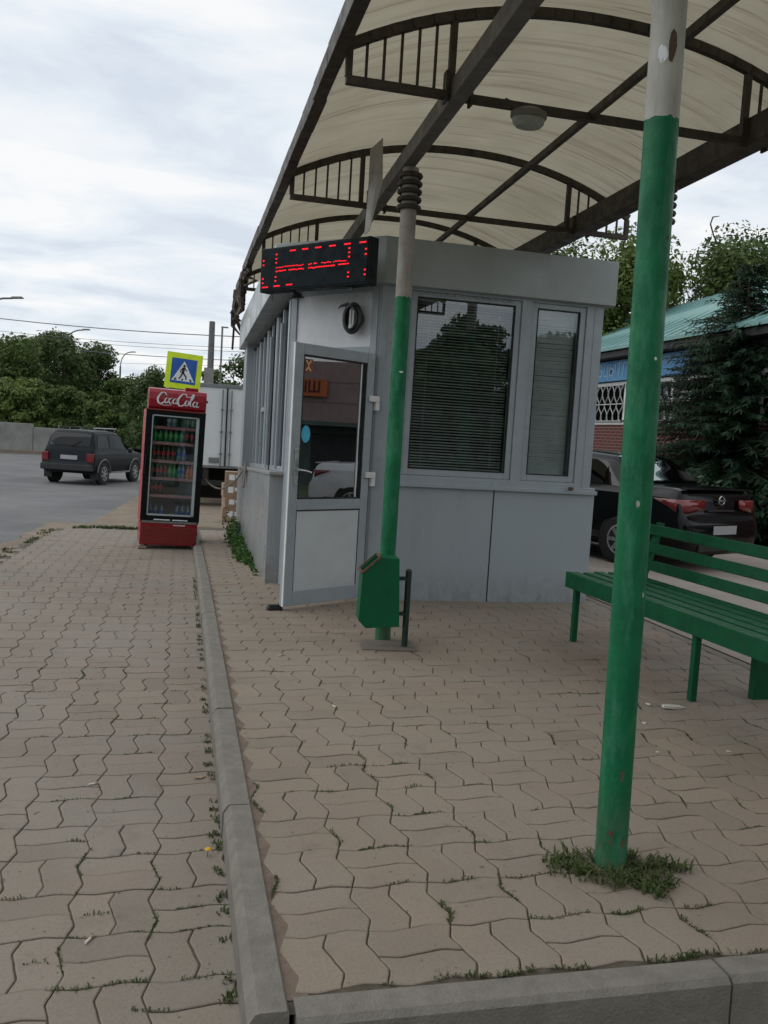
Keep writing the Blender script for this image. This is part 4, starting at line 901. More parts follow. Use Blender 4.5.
# ------------------------------------------------------------------ crossing sign
SY = 15.0; sg = thing('road_sign', 'square yellow edged pedestrian crossing sign above the red fridge', 'road sign', (-.06, SY, hl(SY)), 0)
pz = 2.30 - hl(SY)
mb = MB(); mb.tube([(0, .03, 0), (0, .03, pz + .1)], .03, 12); mb.build('post', M['pole'], sg)
s_ = .29; rot = rad(0)
mb = MB(); mb.box(-s_, s_, -.004, .012, pz - s_ * 1.02, pz + s_ * 1.02); pl = mb.build('plate', M['yellow'], sg, bevel=.002)
q = .205; mb = MB(); mb.box(-q, q, -.008, -.0045, pz - q, pz + q); mb.build('blue_field', M['blue'], pl)
mb = MB(); mb.add([(-.185, -.011, pz - .165), (.185, -.011, pz - .165), (0, -.011, pz + .165)], [(0, 1, 2)]); mb.build('white_triangle', M['signwhite'], pl)
mb = MB()
def bs(a, b, w_): mb.bar((a[0], -.0135, pz + a[1]), (b[0], -.0135, pz + b[1]), w_, .002, (0, 1, 0))
mb.lathe([(.001, -.0145), (.022, -.0145), (.022, -.0125), (.001, -.0125)], (.005, 0, pz + .085), 'y', 12)
bs((.0, .06), (-.012, -.03), .042); bs((-.01, -.02), (.045, -.09), .024); bs((.045, -.09), (.052, -.135), .02); bs((-.012, -.02), (-.035, -.085), .024); bs((-.035, -.085), (-.065, -.13), .02)
bs((.005, .055), (.05, .01), .016); bs((-.01, .05), (-.05, .01), .016); bs((-.05, .01), (-.045, -.03), .014)
bs((-.14, -.155), (-.11, -.125), .026); bs((-.02, -.155), (.0, -.13), .022); bs((.11, -.125), (.14, -.155), .026)
mb.build('pedestrian_symbol', M['black'], pl)
sg.rotation_euler = (0, rad(4), 0); sg.location.x -= .11

# ------------------------------------------------------------------ vehicles
def pchip(xs, ys, q):
    xs = np.array(xs, float); ys = np.array(ys, float); h = np.diff(xs); dl = np.diff(ys) / h; n = len(xs); m = np.zeros(n)
    for i in range(1, n - 1):
        if dl[i - 1] * dl[i] > 0: w1 = 2 * h[i] + h[i - 1]; w2 = h[i] + 2 * h[i - 1]; m[i] = (w1 + w2) / (w1 / dl[i - 1] + w2 / dl[i])
    m[0], m[-1] = dl[0], dl[-1]; i = int(np.clip(np.searchsorted(xs, q) - 1, 0, n - 2)); t = (q - xs[i]) / h[i]
    return float((2 * t**3 - 3 * t**2 + 1) * ys[i] + (t**3 - 2 * t**2 + t) * h[i] * m[i] + (-2 * t**3 + 3 * t**2) * ys[i + 1] + (t**3 - t**2) * h[i] * m[i + 1])
class Loft:
    def __init__(s, st): s.u = [a[0] for a in st]; s.c = [[a[k] for a in st] for k in range(1, 7)]
    def sec(s, u): return [pchip(s.u, c, u) for c in s.c]
    def pt(s, u, v):
        zb, zl, zt, wb, wl, wt = s.sec(u)
        P_ = [(0, zb), (.8 * wb, zb), (wb, zb + .06), (wl + .0, zb + (zl - zb) * .38), (wl + .012, zb + (zl - zb) * .68), (wl, zl - .03), (wl - .03, zl + .004), (wt + .02 + (wl - .05 - wt) * .05, zt - .09 * min(1, max(0, zt - zl) * 2.5)), (wt - .06, zt - .03 * min(1, max(0, zt - zl) * 2.5)), (wt * .6, zt - .004), (0, zt)]
        i = min(int(v), 9); t = v - i; a, b_ = P_[i], P_[i + 1]
        return Vector((u, a[0] + (b_[0] - a[0]) * t, a[1] + (b_[1] - a[1]) * t))
    def nrm(s, u, v):
        a = s.pt(u + .01, v) - s.pt(u - .01, v); b_ = s.pt(u, min(10, v + .05)) - s.pt(u, max(0, v - .05)); n_ = b_.cross(a)
        if n_.length < 1e-9: return Vector((0, 0, 1))
        n_.normalize(); c_ = s.pt(u, v) - Vector((u, 0, .7))
        return n_ if n_.dot(c_) > 0 else -n_
    def body(s, us, vs):
        mb = MB(); L_ = [[s.pt(u, v) for v in vs] for u in us]; nv = len(vs)
        full = [[Vector((p.x, -p.y, p.z)) for p in reversed(r_)][:-1] + r_ for r_ in L_]; m_ = len(full[0])
        V = [p for r_ in full for p in r_]
        fs = [(i * m_ + j, i * m_ + j + 1, (i + 1) * m_ + j + 1, (i + 1) * m_ + j) for i in range(len(us) - 1) for j in range(m_ - 1)]
        fs += [tuple(range(m_)), tuple(reversed(range((len(us) - 1) * m_, len(us) * m_)))]
        mb.add(V, fs); return mb
    def patch(s, mb, uf, vf, off, side=1, nu=10, nv=4):  # uf(t)->(u range per v)
        V = []
        for j in range(nv + 1):
            q = j / nv; v = vf[0] + (vf[1] - vf[0]) * q; a = uf[0][0] + (uf[1][0] - uf[0][0]) * q; b_ = uf[0][1] + (uf[1][1] - uf[0][1]) * q
            for i in range(nu + 1):
                u = a + (b_ - a) * i / nu; p = s.pt(u, v) + s.nrm(u, v) * off; V.append((p.x, p.y * side, p.z))
        F_ = [(j * (nu + 1) + i, j * (nu + 1) + i + 1, (j + 1) * (nu + 1) + i + 1, (j + 1) * (nu + 1) + i) for j in range(nv) for i in range(nu)]
        m_ = (nv // 2) * (nu + 1) + nu // 2; e1 = Vector(V[m_ + 1]) - Vector(V[m_]); e2 = Vector(V[m_ + nu + 1]) - Vector(V[m_])
        q_ = s.nrm(a + (b_ - a) * .5, (vf[0] + vf[1]) / 2); q_ = Vector((q_.x, q_.y * side, q_.z))
        if e1.cross(e2).dot(q_) < 0: F_ = [tuple(reversed(f)) for f in F_]
        mb.add(V, F_)
def lin(a, b_, n): return [a + (b_ - a) * i / n for i in range(n + 1)]
def wheel(root, x, y, r_, wd, side):
    mb = MB(); mb.lathe([(r_ * .62, -wd / 2), (r_ * .93, -wd / 2), (r_, -wd / 2 + .03), (r_, wd / 2 - .03), (r_ * .93, wd / 2), (r_ * .62, wd / 2)], (x, y, r_), 'y', 28); wh = mb.build('wheel', M['tyre'], root, smooth=True)
    mb = MB(); yo = y + side * (wd / 2 + .002)
    mb.lathe([(r_ * .64, -.004), (r_ * .64, .004)], (x, yo - side * .02, r_), 'y', 24)
    rim = mb
    for k in range(7):
        a = 2 * pi * k / 7; mb.bar((x + .05 * cos(a), yo, r_ + .05 * sin(a)), (x + r_ * .6 * cos(a), yo, r_ + r_ * .6 * sin(a)), .05, .014, (0, side, 0))
    mb.tube([(x + r_ * .6 * cos(2 * pi * k / 24), yo, r_ + r_ * .6 * sin(2 * pi * k / 24)) for k in range(25)], .012, 6, 0, False)
    mb.lathe([(.06, -.01), (.05, .01)], (x, yo, r_), 'y', 14)
    mb.build('rim', M['rim'], wh)
    mb = MB(); mb.lathe([(r_ * 1.14, -.01), (r_ * 1.14, .01)], (x, y + side * (wd / 2 - .03), r_ + .01), 'y', 28); mb.build('wheel_arch', M['rubber'], wh)
def sedan(name, label, loc, az, paintm, mirrored=False):
    root = thing(name, label, 'car', loc, pi / 2 - az)
    st = [(0, .42, .58, .60, .66, .70, .60), (.03, .26, .64, .66, .76, .80, .68), (.09, .22, .70, .725, .80, .845, .74), (.13, .20, .86, .93, .82, .86, .74), (.20, .20, .93, 1.035, .82, .865, .74), (.30, .2, .95, 1.055, .82, .87, .73),
          (.82, .2, .955, 1.075, .84, .875, .70), (1.08, .2, .955, 1.27, .84, .875, .64), (1.36, .2, .955, 1.42, .84, .88, .60), (2.2, .2, .95, 1.455, .84, .88, .58), (2.9, .2, .94, 1.40, .84, .875, .57), (3.65, .2, .90, 1.0, .84, .87, .62), (4.2, .2, .82, .88, .82, .84, .62), (4.5, .24, .70, .76, .76, .76, .56), (4.6, .36, .56, .60, .62, .62, .45)]
    lf = Loft(st)
    us = sorted(set([round(x, 3) for x in lin(0, .34, 17) + lin(.34, 4.4, 100) + lin(4.4, 4.6, 8)])); vs = sorted(set(lin(0, 10, 40)))
    body = lf.body(us, vs).build('body', paintm, root, smooth=True)
    mb = MB(); lf.patch(mb, ((.86, 1.33), (.84, 1.33)), (8, 10), .012, 1, 16, 8); lf.patch(mb, ((.86, 1.33), (.84, 1.33)), (8, 10), .012, -1, 16, 8); mb.build('rear_window', M['rearglass'], root, smooth=True, fix=False)
    mb = MB(); lf.patch(mb, ((2.98, 3.55), (2.98, 3.55)), (8, 10), .012, 1, 16, 8); lf.patch(mb, ((2.98, 3.55), (2.98, 3.55)), (8, 10), .012, -1, 16, 8); mb.build('windscreen', M['carglass'], root, smooth=True, fix=False)
    for s_ in (1, -1):
        for a in (((1.0, 1.95), (1.42, 1.95)), ((2.02, 3.3), (2.02, 2.9))):
            mb = MB(); lf.patch(mb, a, (6.15, 6.95), .007, s_, 10, 4); mb.build('side_window', M['carglass'], root, smooth=True, fix=False)
        mb = MB()
        for zz0, zz1 in ((.76, .90),):
            path = [(.085, .40), (.095, .55), (.10, .68), (.12, .78), (.165, .85), (.28, .878), (.46, .885)]
            V = []
            for i, (u, y) in enumerate(path):
                k = i / (len(path) - 1); top = .90 + .0 * k; bot = .80 - .06 * sin(pi * min(1, k * 1.1)) + (.10 * max(0, k - .7) / .3)
                off = .012
                V += [(u - off * (1 - k), (y + off * k) * s_, bot), (u - off * (1 - k) + .006, (y + off * k) * s_, top + .01)]
            mb.add(V, [(2 * i, 2 * i + 1, 2 * i + 3, 2 * i + 2) for i in range(len(path) - 1)])
        o = mb.build('tail_lamp', M['tail'], root, smooth=True, fix=False); sm = o.modifiers.new('s', 'SOLIDIFY'); sm.thickness = .03; sm.offset = 0
        mb = MB(); mb.lathe([(.01, 0), (.07, .02), (.085, .07), (.07, .11), (.01, .13)], (2.95, s_ * .93 - (.0 if s_ > 0 else .13), 1.0), 'y', 14); mb.build('mirror', paintm, root, smooth=True)
        mb = MB(); lf.patch(mb, ((4.15, 4.45), (4.2, 4.45)), (4.6, 5.6), .01, s_, 6, 3); mb.build('headlight', M['plate'], root, smooth=True, fix=False)
        for x in (.93, 3.6): wheel(root, x, s_ * .80, .315, .20, s_)
        mb = MB(); lf.patch(mb, ((.35, 4.2), (.35, 4.2)), (2.2, 2.6), .006, s_, 20, 1); mb.build('sill_trim', M['plastic'], root, fix=False)
    mb = MB(); mb.box(-.004, .004, -.26, .26, .48, .59); mb.build('number_plate', M['plate'], root)
    mb = MB(); mb.bar((.16, -.72, 1.045), (.16, .72, 1.045), .09, .018, (0, 0, 1)); mb.build('spoiler', paintm, root, bevel=.006)
    mb = MB(); mb.box(-.006, .03, -.55, .55, .27, .36); mb.build('diffuser', M['plastic'], root, bevel=.006)
    mb = MB(); mb.box(.07, .13, -.3, .3, .765, .785); mb.build('trunk_trim', M['plastic'], root)
    mb = MB(); cx_, cz_ = .088, .90; xx = .088
    mb.tube([(xx - .006, .062 * cos(2 * pi * k / 24), .905 + .055 * sin(2 * pi * k / 24)) for k in range(25)], .009, 6, 0, False); mb.box(xx - .014, xx + .01, -.078, .078, .893, .917); mb.build('emblem', M['chrome'], root, smooth=True)
    mb = MB(); mb.bar((1.62, 0, 1.42), (1.42, 0, 1.58), .008, .008); mb.build('antenna', M['rubber'], root)
    return root
sedan('parked_car', 'black saloon car with wide rear window and round silver badge parked behind the bench', (6.80, 9.75, -.05), rad(-24), M['car_black'])
sedan('parked_car', 'white saloon car parked by the lane, seen mirrored in the door glass', (11.6, 3.75, -.22), rad(0), M['car_white'])

def suv():
    root = thing('suv', 'dark grey three door off road car with roof rack driving on the road', 'car', (-3.22, 27.0, hl(27) - .035), pi / 2 - rad(21))
    st = [(0, .42, .60, .61, .74, .76, .66), (.04, .36, .64, .66, .78, .80, .70), (.10, .34, .90, 1.02, .78, .81, .72), (.14, .34, .95, 1.10, .78, .815, .70), (.30, .34, .97, 1.50, .78, .815, .66), (.42, .34, .97, 1.60, .78, .82, .64),
          (1.2, .34, .97, 1.62, .78, .82, .64), (1.9, .34, .96, 1.60, .78, .82, .62), (2.1, .34, .96, 1.54, .78, .82, .62), (2.55, .34, .96, 1.05, .78, .82, .66), (3.5, .34, .90, .95, .78, .80, .66), (3.68, .36, .80, .84, .76, .76, .62), (3.72, .45, .6, .62, .7, .7, .55)]
    lf = Loft(st); us = sorted(set([round(x, 3) for x in lin(0, .45, 15) + lin(.45, 3.6, 36) + lin(3.6, 3.72, 4)])); vs = lin(0, 10, 40)
    lf.body(us, vs).build('body', M['car_grey'], root, smooth=True)
    mb = MB()
    for s_ in (1, -1): lf.patch(mb, ((.16, .31), (.16, .31)), (8, 10), .012, s_, 8, 8)
    mb.build('rear_window', M['suvglass'], root, smooth=True, fix=False)
    mb = MB()
    for s_ in (1, -1): lf.patch(mb, ((2.15, 2.5), (2.15, 2.5)), (8, 10), .012, s_, 8, 8)
    mb.build('windscreen', M['suvglass'], root, smooth=True, fix=False)
    for s_ in (1, -1):
        for a in (((.36, 1.12), (.50, 1.10)), ((1.2, 2.3), (1.2, 1.98))):
            mb = MB(); lf.patch(mb, a, (6.2, 6.9), .008, s_, 8, 3); mb.build('side_window', M['suvglass'], root, smooth=True, fix=False)
        mb = MB(); mb.box(.02, .14, s_ * .70 - .10, s_ * .70 + .10, .68, .93); mb.build('tail_lamp', M['tail'], root, bevel=.01)
        mb = MB(); mb.lathe([(.01, 0), (.08, .03), (.09, .08), (.07, .12), (.01, .14)], (2.2, s_ * .9 - (0 if s_ > 0 else .14), 1.04), 'y', 12); mb.build('mirror', M['rubber'], root, smooth=True)
        for x in (.72, 2.92): wheel(root, x, s_ * .74, .335, .19, s_)
        for x in (.72, 2.92):
            mb = MB(); mb.tube([(x + .42 * cos(a), s_ * .825, .34 + .42 * sin(a)) for a in lin(.1, pi - .1, 14)], .025, 6); mb.build('arch_trim', M['vanmetal'], root, smooth=True)
        mb = MB(); mb.box(1.15, 2.5, s_ * .82 - .02, s_ * .82 + .02, .34, .39); mb.build('sill_trim', M['vanmetal'], root)
        mb = MB(); mb.tube([(.5, s_ * .56, 1.68), (2.0, s_ * .56, 1.68)], .018, 8)
        for x in (.55, 1.2, 1.9): mb.tube([(x, s_ * .56, 1.60), (x, s_ * .56, 1.68)], .014, 6)
        mb.build('roof_rail', M['rim'], root)
        mb = MB(); mb.box(.25, .29, s_ * .72 - .12, s_ * .72 + .12, .17, .40); mb.build('mud_flap', M['rubber'], root)
    mb = MB()
    for x in (.55, 1.2, 1.9): mb.tube([(x, -.56, 1.69), (x, .56, 1.69)], .014, 6)
    mb.build('roof_rack_bar', M['rubber'], root)
    mb = MB(); mb.box(-.06, .06, -.80, .80, .42, .60); mb.build('bumper', M['plastic'], root, bevel=.02)
    mb = MB(); mb.box(.03, .07, -.30, .22, .74, .86); mb.build('number_plate', M['plate'], root)
    mb = MB(); mb.tube([(.15, -.05, 1.10), (.10, -.12, 1.18), (.18, -.35, 1.30)], .01, 5); mb.build('wiper', M['rubber'], root)
    return root
suv()

# box van
VZ = hl(21); vn = thing('box_van', 'white box van parked behind the red fridge, seen from the rear', 'van', (1.0, 20.2, VZ)); vt = 2.36 - VZ
mb = MB(); mb.box(-1.0, 1.0, 0, 3.6, .92, vt); bx = mb.build('cargo_box', M['van'], vn, bevel=.02)
mb = MB()
for a in ((-1.0, 1.0, vt - .07, vt + .01), (-1.0, 1.0, .90, .96), (-1.01, -.95, .92, vt), (.95, 1.01, .92, vt)): mb.box(a[0], a[1], -.03, .01, a[2], a[3])
mb.build('rear_frame', M['vanmetal'], bx, bevel=.005)
mb = MB()
for x in (-.10, .10, .62): 
    mb.tube([(x, -.045, .95), (x, -.045, vt - .12)], .014, 8)
    for z in (1.2, 1.7, 2.2): mb.box(x - .03, x + .03, -.05, -.01, z, z + .05)
mb.build('locking_bar', M['vanmetal'], bx)
mb = MB(); mb.box(-.015, .02, -.05, -.02, .95, vt - .08); mb.build('door_gap', M['rubber'], bx)
mb = MB(); mb.box(-.36, -.13, -.04, -.015, 1.02, 1.14); mb.build('latch_plate', M['vanmetal'], bx, bevel=.01)
mb = MB(); mb.box(-.45, -.35, 0, 3.6, .6, .9); mb.box(.35, .45, 0, 3.6, .6, .9); mb.box(-.9, .9, .0, .06, .5, .62); mb.build('chassis', M['rubber'], vn)
mb = MB(); mb.box(-.95, .95, 3.75, 5.2, .5, 2.1); mb.box(-.9, .9, 5.2, 6.0, .5, 1.2); mb.build('cab', M['van'], vn, bevel=.08)
for y in (.9, 4.9):
    for s_ in (-1, 1):
        mb = MB(); mb.lathe([(.2, -.13), (.34, -.13), (.36, -.1), (.36, .1), (.34, .13), (.2, .13)], (s_ * .78, y, .36), 'x', 22); mb.build('wheel', M['tyre'], vn, smooth=True)
mb = MB(); mb.box(-.95, .95, 1.4, 1.45, .1, .9); mb.build('mud_flap', M['rubber'], vn)
for s_ in (-1, 1): mb = MB(); mb.box(s_ * .72 - .14, s_ * .72 + .14, -.03, .02, .62, .74); mb.build('tail_lamp', M['tail'], vn)
# cartons piled behind the kiosk
cz = hl(16.2); zc = cz
for i, (w_, h_, lb) in enumerate([(.34, .26, 'brown carton at the bottom of the stack behind the kiosk'), (.31, .20, 'brown carton second from the bottom of the stack behind the kiosk'), (.33, .24, 'brown carton second from the top of the stack behind the kiosk'), (.30, .22, 'brown carton on top of the stack behind the kiosk')]):
    t = thing('carton', lb, 'box', (.96 + R.gauss(0, .01), 16.2, zc), R.gauss(0, .08), 'cartons stacked behind the kiosk')
    mb = MB(); mb.box(-w_ / 2, w_ / 2, -.15, .15, 0, h_ - .003); mb.build('box', M['carton'], t, bevel=.005)
    mb = MB(); mb.box(-.08, .02, -.1525, -.1505, h_ * .3, h_ * .75); mb.box(.04, .12, -.1525, -.1505, h_ * .45, h_ * .7); mb.build('shipping_label', M['signwhite'], t); zc += h_

# ------------------------------------------------------------------ trees
def crown_mesh(name, clumps, n, ls, mat, seed):
    rr = random.Random(seed); vs = []; fs = []
    tot = sum(c[3] ** 2 for c in clumps)
    for (cx_, cy_, cz_, r_) in clumps:
        k = int(n * r_ * r_ / tot)
        for _ in range(k):
            v = Vector((rr.gauss(0, 1), rr.gauss(0, 1), rr.gauss(0, 1))).normalized(); q = r_ * (rr.random() ** .35) * (1 + .28 * noise.noise(v * 2.3 + Vector((cx_, cy_, cz_))))
            p = Vector((cx_, cy_, cz_)) + Vector((v.x * q, v.y * q, v.z * q * .8))
            nn = (v + Vector((rr.gauss(0, .6), rr.gauss(0, .6), rr.gauss(0, .6) + .3))).normalized(); a = nn.cross(Vector((rr.gauss(0, 1), rr.gauss(0, 1), rr.gauss(0, 1)))).normalized(); b_ = nn.cross(a)
            s_ = ls * rr.uniform(.5, 1.3); o = len(vs)
            vs += [p - a * s_, p - b_ * s_ * .55, p + a * s_, p + b_ * s_ * .55]; fs.append((o, o + 1, o + 2, o + 3))
    me = bpy.data.meshes.new(name); me.from_pydata(vs, [], fs); me.materials.append(mat); me.update(); return me
def clumpset(seed, h, w_, n, base=.25, big=1):
    rr = random.Random(seed); L_ = []
    for i in range(n):
        t = rr.random(); z = h * (base + (1 - base) * t) * .95; env = w_ * (1 - abs(t - .42) ** 1.6 * 1.15); a = rr.random() * 2 * pi; q = env * rr.random() ** .5
        L_.append((q * cos(a), q * sin(a), z, h * rr.uniform(.07, .16)))
    return L_
CR = {}
def tree(name, label, x, y, z, h, w_, mat, seed, group, n=7000, ls=.16, ncl=34, rz=0, base=.22):
    t = thing(name, label, 'tree', (x, y, z), rz, group); rr = random.Random(seed)
    key = (seed, round(h, 1), round(w_, 1)); cl = clumpset(seed, h, w_, ncl, base)
    mb = MB(); mb.tube([(0, 0, -.1), (.04 * h * .3, 0, h * .3), (-.01 * h, .02 * h, h * .6), (0, 0, h * .9)], [h * .025, h * .02, h * .012, h * .004], 8)
    for c_ in cl[:12]:
        zz = max(.2 * h, c_[2] * .6); mb.tube([(0, 0, zz), (c_[0] * .5, c_[1] * .5, (zz + c_[2]) / 2 + .05 * h), (c_[0], c_[1], c_[2])], [h * .009, h * .006, h * .002], 5)
    mb.build('trunk', M['bark'], t, smooth=True)
    me = crown_mesh('crown', cl, n, ls, mat, seed); o = bpy.data.objects.new('crown', me); C.objects.link(o); o.parent = t
    return t
GL = 'trees beyond the road'; gz0 = -.52
left = [  # x, y, h, w, mat, seed, label
    (-11.6, 67, 7.6, 2.8, 'leaf_b', 21, 'tall tree behind the two at the left edge of the photo'), (-9.3, 69, 8.0, 2.6, 'leaf_a', 22, 'tall tree filling the gap between the left trees'), (-3.4, 72, 5.4, 2.3, 'leaf_a', 23, 'darker tree behind the one between the street lamps'),
    (-13.2, 62, 6.6, 2.9, 'leaf_a', 11, 'tall dense tree at the left edge of the photo beyond the road'),
    (-10.2, 60, 6.9, 2.6, 'leaf_b', 12, 'tall round tree second from the left beyond the road'),
    (-7.9, 63, 7.4, 2.4, 'leaf_a', 13, 'tallest dark tree left of the nearer curved street lamp'),
    (-5.9, 66, 7.0, 2.0, 'leaf_a', 14, 'dark tree with thin ragged top just beside the nearer curved street lamp'),
    (-9.2, 54, 3.9, 1.8, 'leaf_c', 15, 'low light green bushy tree in front of the tall trees above the grey wall'),
    (-6.6, 55, 3.7, 1.8, 'leaf_b', 16, 'low rounded tree behind the roof of the dark grey off road car'),
    (-4.5, 62, 4.6, 1.9, 'leaf_b', 17, 'mid height tree between the two street lamps'),
    (-2.6, 66, 4.0, 1.9, 'leaf_c', 18, 'pale green tree below the farther street lamp'),
    (-1.0, 70, 3.8, 2.0, 'leaf_b', 19, 'low tree just left of the red fridge beyond the road'),
    (-3.9, 52, 3.1, 1.7, 'leaf_b', 20, 'low dark shrubby tree right of the off road car')]
for i, (x, y, h, w_, mt_, sd_, lb) in enumerate(left): tree('roadside_tree', lb, x, y, gz0, h, w_, M[mt_], sd_, GL, 15000, .125, 60, base=.04)
for i, (x, y, h, w_, mt_, sd_, lb) in enumerate([(-1.3, 40, 4.2, 1.1, 'leaf_a', 31, 'thin topped tree showing left of the yellow crossing sign'), (1.0, 42, 4.6, 1.5, 'leaf_b', 32, 'dark tree behind the concrete utility pole above the van'), (2.7, 40, 5.0, 1.6, 'leaf_a', 33, 'dark tree right of the utility pole beside the kiosk cornice')]):
    tree('garden_tree', lb, x, y, -.5, h, w_, M[mt_], sd_, 'trees behind the van', 9000, .09, 34)
for i, (x, y, h, w_, mt_, sd_, lb) in enumerate([(10.6, 24, 7.3, 1.7, 'leaf_b', 41, 'leafy tree between the kiosk corner and the near post'), (12.6, 22.5, 7.1, 1.8, 'leaf_c', 42, 'light green tree just right of the near green post'), (13.9, 26, 7.6, 1.9, 'leaf_b', 43, 'broad tree above the middle of the turquoise roof'),
        (15.2, 23, 7.5, 1.7, 'leaf_b', 44, 'full tree with bare dead twigs sticking out of its top'), (17.2, 24, 8.2, 1.9, 'leaf_a', 45, 'dark tree at the right edge of the photo above the roof'), (11.6, 29, 7.4, 2.2, 'leaf_a', 46, 'darker tree standing behind the light green ones')]):
    t = tree('leafy_tree', lb, x, y, 0, h, w_, M[mt_], sd_, 'trees behind the turquoise roof', 23000, .075, 40, base=.32)
    if i == 3:
        mb = MB(); b0 = Vector((-.55, -.4, 7.1))
        for pts in ([(0, 0, 0), (.05, 0, .25), (-.15, 0, .55), (-.28, 0, .85), (-.22, 0, 1.05), (-.02, 0, 1.1)], [(0, 0, 0), (-.15, 0, .2), (-.45, 0, .24)], [(0, 0, 0), (.3, 0, .12), (.6, 0, .35)], [(0, 0, 0), (.4, 0, .1), (.75, 0, .02)], [(0, 0, 0), (-.3, 0, -.1), (-.5, 0, -.2)]):
            mb.tube([b0 + Vector(p) for p in pts], [.035] + [.022] * (len(pts) - 2) + [.01], 5)
        mb.build('dead_branch', M['bark'], t)
# spruce
def spruce(x, y, h, rad_, label):
    t = thing('spruce_tree', label, 'tree', (x, y, -.06)); rr = random.Random(5); vs = []; fs = []; tb = MB()
    tb.tube([(0, 0, 0), (.02, 0, h * .5), (0, 0, h)], [.12, .07, .012], 8)
    z = .15
    while z < h - .05:
        k = 1 - z / h; nb = 15 if k > .3 else 8
        for b_ in range(nb):
            a = rr.random() * 2 * pi; L_ = max(.12, rad_ * (k ** .62) * rr.uniform(.65, 1.12)); d = Vector((cos(a), sin(a), 0)); sd2 = Vector((-sin(a), cos(a), 0)); m_ = max(4, int(L_ / .075))
            up = rr.uniform(-.05, .15); pp = []
            for i in range(m_ + 1):
                q = i / m_; pp.append(d * (L_ * q) + Vector((0, 0, z + L_ * (up * q - .32 * q * q + .18 * q ** 3))))
            tb.tube([pp[0], pp[m_ // 2], pp[-1]], [.014, .01, .004], 4, 0, False)
            for i in range(1, m_ + 1):
                for s_ in (-1, 1, 0):
                    tl = (.10 + .28 * L_ / rad_ * (1 - .75 * i / m_)) * rr.uniform(.6, 1.2) if s_ else .12
                    dr_ = (d * rr.uniform(.3, .8) + sd2 * s_ * .8 + Vector((0, 0, rr.uniform(-.9, .15)))).normalized() if s_ else (d * .5 + Vector((0, 0, rr.uniform(-.8, .3)))).normalized()
                    p0 = pp[i]; p1 = p0 + dr_ * tl; w_ = dr_.cross(Vector((0, 0, 1))).normalized(); up_ = Vector((0, 0, 1))
                    for ax in (w_, (w_ + up_).normalized()):
                        o = len(vs); wd = .0125; vs += [p0 - ax * wd, p0 + ax * wd, p1 + ax * wd * .5, p1 - ax * wd * .5]; fs.append((o, o + 1, o + 2, o + 3))
        z += .068 + .015 * k
    tb.build('trunk', M['bark'], t)
    me = bpy.data.meshes.new('crown'); me.from_pydata(vs, [], fs); me.materials.append(M['spruce']); o = bpy.data.objects.new('crown', me); C.objects.link(o); o.parent = t
    return t
spruce(10.0, 14.3, 5.05, 2.5, 'dark spruce tree behind the black car in front of the turquoise roof')
s2 = spruce(11.7, 14.4, 4.4, 2.1, 'lower dark spruce at the right edge of the photo behind the first one')
# bushes at far right by the lane
t = thing('bush', 'dark green bush at the foot of the spruce behind the car', 'bush', (9.4, 13.0, -.05)); o = bpy.data.objects.new('foliage', crown_mesh('foliage', [(R.gauss(0, 1.1), R.gauss(0, .35), .35 + R.random() * .7, .5) for _ in range(16)], 9000, .06, M['spruce'], 77)); C.objects.link(o); o.parent = t
t = thing('bush', 'low green bush at the right edge of the photo beside the parked car', 'bush', (9.3, 11.6, -.05)); o = bpy.data.objects.new('foliage', crown_mesh('foliage', [(R.gauss(0, .3), R.gauss(0, .3), .12 + R.random() * .2, .25) for _ in range(6)], 1400, .05, M['leaf_b'], 78)); C.objects.link(o); o.parent = t
# trees on the other side of the square, mirrored in the windows
for i, (x, y, h, sd_) in enumerate([(3.5, -27, 7.0, 51), (7.5, -31, 8.6, 52), (11, -27, 6.0, 53), (15, -31, 8.2, 54), (19, -27, 7, 55), (-1, -30, 7, 56)]):
    nm = ['just left of the large window reflection centre', 'tallest of those mirrored in the large window', 'low one mirrored beside the window post', 'tall one mirrored in the narrow window', 'far one mirrored at the edge of the narrow window', 'behind the photographer to the left'][i]
    tree('square_tree', 'dark tree across the square, ' + nm, x, y, -.2, h, h * .32, M['leaf_a'], sd_, 'trees across the square behind the camera', 11000, .26, 60, base=.02)
t = thing('backdrop', 'long dark hedge added behind the camera to darken the lower window reflections', 'backdrop', (9, -23.5, -.2)); o = bpy.data.objects.new('foliage', crown_mesh('foliage', [(x * 1.4 - 16, R.gauss(0, .3), R.uniform(2.6, 5.0), 1.5) for x in range(24)] + [(x * 1.4 - 16, R.gauss(0, .3), 2.4, 1.5) for x in range(24)] + [(x * 1.4 - 16, R.gauss(0, .3), .5, 1.2) for x in range(24)], 26000, .24, M['leaf_a'], 79)); C.objects.link(o); o.parent = t  # unseen leaf bank, added to fill the lower window reflections with dark

# ------------------------------------------------------------------ turquoise roofed building
bd = thing('shop_building', 'low shop with turquoise metal roof and red brick base behind the spruce', 'building', (10, 18, 0)); bl_ = lambda: MB(lambda p: (p[0] - 10, p[1] - 18, p[2]))
mb = bl_(); mb.box(10.0, 14, 9.5, 27, -.2, 2.0); mb.build('brick_base', M['brick'], bd)
mb = bl_(); mb.box(10.05, 14, 9.5, 27, 2.0, 3.72); mb.build('upper_wall', M['wallgrey'], bd)
mb = bl_(); mb.add([(9.55, 9, 3.78), (13.2, 9, 5.82), (13.2, 27.5, 5.34), (9.55, 27.5, 3.78), (9.55, 9, 3.70), (13.2, 9, 5.74), (13.2, 27.5, 5.26), (9.55, 27.5, 3.70)], [(0, 1, 2, 3), (7, 6, 5, 4), (0, 3, 7, 4), (1, 5, 6, 2), (0, 4, 5, 1), (3, 2, 6, 7)])
y = 9.2
